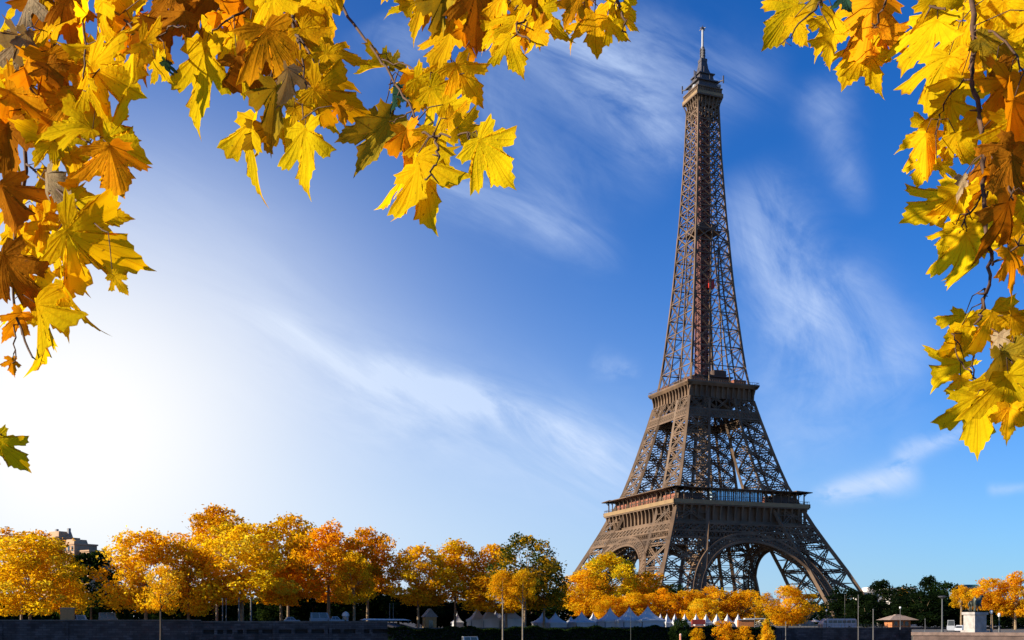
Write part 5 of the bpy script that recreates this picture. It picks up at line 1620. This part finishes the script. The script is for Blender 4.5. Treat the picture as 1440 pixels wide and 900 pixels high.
# ---- right
branch('thin twig with a lone yellow leaf pair left of the right hand foliage',
       [([(1190, -150, .1), (1165, -10, .02), (1150, 8, 0), (1120, 40, 0), (1100, 62, 0)], .004, .0012)],
       [(1102, 26, 84, -48, 'y', 0, 15), (1122, 40, 52, 15, 'y', .03, 25), (1168, 66, 60, -12, 'y', .04, 22), (1145, 2, 40, -20, 'l', .02, 40), (1162, 40, 66, -30, 'y', .03, 22), (1190, 2, 40, 20, 'k', .04, 45)], Y0=2.5)
branch('large half shaded orange leaf with yellow leaves beneath it at the upper right',
       [([(1262, -150, .1), (1262, -20, .03), (1240, 10, 0), (1226, 45, 0)], .005, .0018), ([(1262, -20, .03), (1300, 5, .05), (1330, 15, .05)], .004, .002)],
       [(1222, 46, 150, -8, 'o', -.05, 14), (1200, 78, 90, -38, 'y', .04, 18), (1224, 92, 80, 6, 'y', .02, 18), (1252, 55, 70, 40, 'o', .02, 26), (1302, 58, 116, -28, 'y', .03, 16), (1320, 20, 70, 30, 'y', .05, 25)], Y0=2.5)
branch('long hanging branch at the right border, yellow leaves outside and brown ones inside',
       [([(1350, -170, .1), (1362, -10, .03), (1372, 40, 0), (1366, 110, 0), (1378, 165, 0), (1386, 210, .02), (1382, 270, .02), (1388, 330, .02), (1394, 370, 0), (1385, 420, 0), (1378, 450, 0)], .008, .003),
        ([(1366, 110, 0), (1335, 130, .03), (1320, 170, .03)], .003, .0015), ([(1386, 210, .02), (1410, 240, -.05), (1425, 280, -.05)], .004, .002), ([(1388, 272, .02), (1360, 300, 0), (1350, 330, 0)], .003, .0015),
        ([(1372, 40, 0), (1410, 50, 0), (1440, 100, 0)], .004, .002), ([(1394, 370, 0), (1420, 360, 0), (1440, 330, 0)], .003, .0015)],
       [(1325, 105, 112, -22, 'y', .03, 16), (1338, 168, 86, 5, 'y', .05, 20), (1303, 212, 84, 0, 'g', -.03, 26), (1296, 190, 66, -70, 'y', .03, 26), (1300, 236, 60, -20, 'y', .03, 30), (1322, 292, 112, -48, 'y', .03, 14), (1352, 300, 100, 0, 'y', .08, 18),
        (1358, 362, 124, -6, 'y', .03, 14), (1405, 318, 118, -20, 'b', -.12, 22), (1425, 255, 110, 10, 'b', -.1, 26), (1422, 175, 120, -8, 'o', -.08, 22), (1408, 120, 100, 12, 'b', .05, 26), (1412, 225, 80, -30, 'b', -.12, 34), (1352, 262, 40, 0, 'd', 0, 50),
        (1385, 35, 100, 10, 'y', .08, 22), (1420, 28, 90, 20, 'y', .12, 25), (1350, 60, 80, -10, 'y', .1, 26), (1400, 65, 80, 60, 'l', -.03, 30), (1345, 130, 90, -20, 'y', .08, 22), (1425, 380, 90, 20, 'o', .0, 24), (1432, 330, 90, -10, 'g', .1, 24),
        (1355, 205, 70, 30, 'y', .1, 30), (1436, 130, 80, 0, 'o', .06, 30), (1335, 335, 60, -30, 'y', .08, 26), (1395, 265, 90, -40, 'o', .05, 30), (1370, 95, 70, 10, 'g', .1, 30), (1330, 240, 50, 60, 'y', .06, 35), (1375, 330, 70, 20, 'y', .1, 28)],
       [([(1330, -50), (1470, -50), (1470, 110), (1400, 100), (1340, 60)], 9, (70, 110), ['y', 'g', 'y', 'o'], (.05, .25)), ([(1385, 100), (1470, 100), (1470, 400), (1420, 380), (1390, 260)], 9, (75, 105), ['o', 'b', 'g', 'o', 'y'], (-.02, .25))], Y0=2.5)
branch('lowest spray at the right border, with a long yellow leaf pointing straight down',
       [([(1386, 405, .0), (1378, 452, 0), (1372, 500, 0), (1366, 525, 0), (1380, 550, 0)], .0028, .0018), ([(1378, 452, 0), (1410, 470, 0), (1425, 510, -.04)], .002, .0015), ([(1366, 525, 0), (1345, 505, 0), (1342, 470, 0)], .002, .0012)],
       [(1345, 460, 66, -35, 'y', .02, 26), (1338, 490, 60, -70, 'y', .03, 26), (1336, 522, 78, -58, 'y', .02, 22), (1352, 545, 50, 10, 'g', .02, 30), (1408, 468, 104, 28, 'g', -.02, 18), (1412, 525, 96, 12, 'l', -.08, 22), (1405, 490, 60, 0, 'd', -.1, 55),
        (1374, 592, 118, -2, 'y', 0, 12), (1390, 565, 66, 40, 'y', .03, 24), (1430, 560, 118, 22, 'y', .03, 16), (1418, 590, 60, -10, 'g', .04, 32), (1440, 505, 80, 30, 'l', .02, 30), (1440, 460, 80, 50, 'g', .04, 26), (1358, 475, 60, 20, 'y', .05, 30)], Y0=2.4)
branch('lone low yellow leaf poking in from the left border above the trees',
       [([(-120, 480, .0), (-50, 560, 0), (-10, 606, 0), (4, 612, 0)], .004, .0015)],
       [(8, 634, 76, 36, 'y', 0, 14)], Y0=2.9)
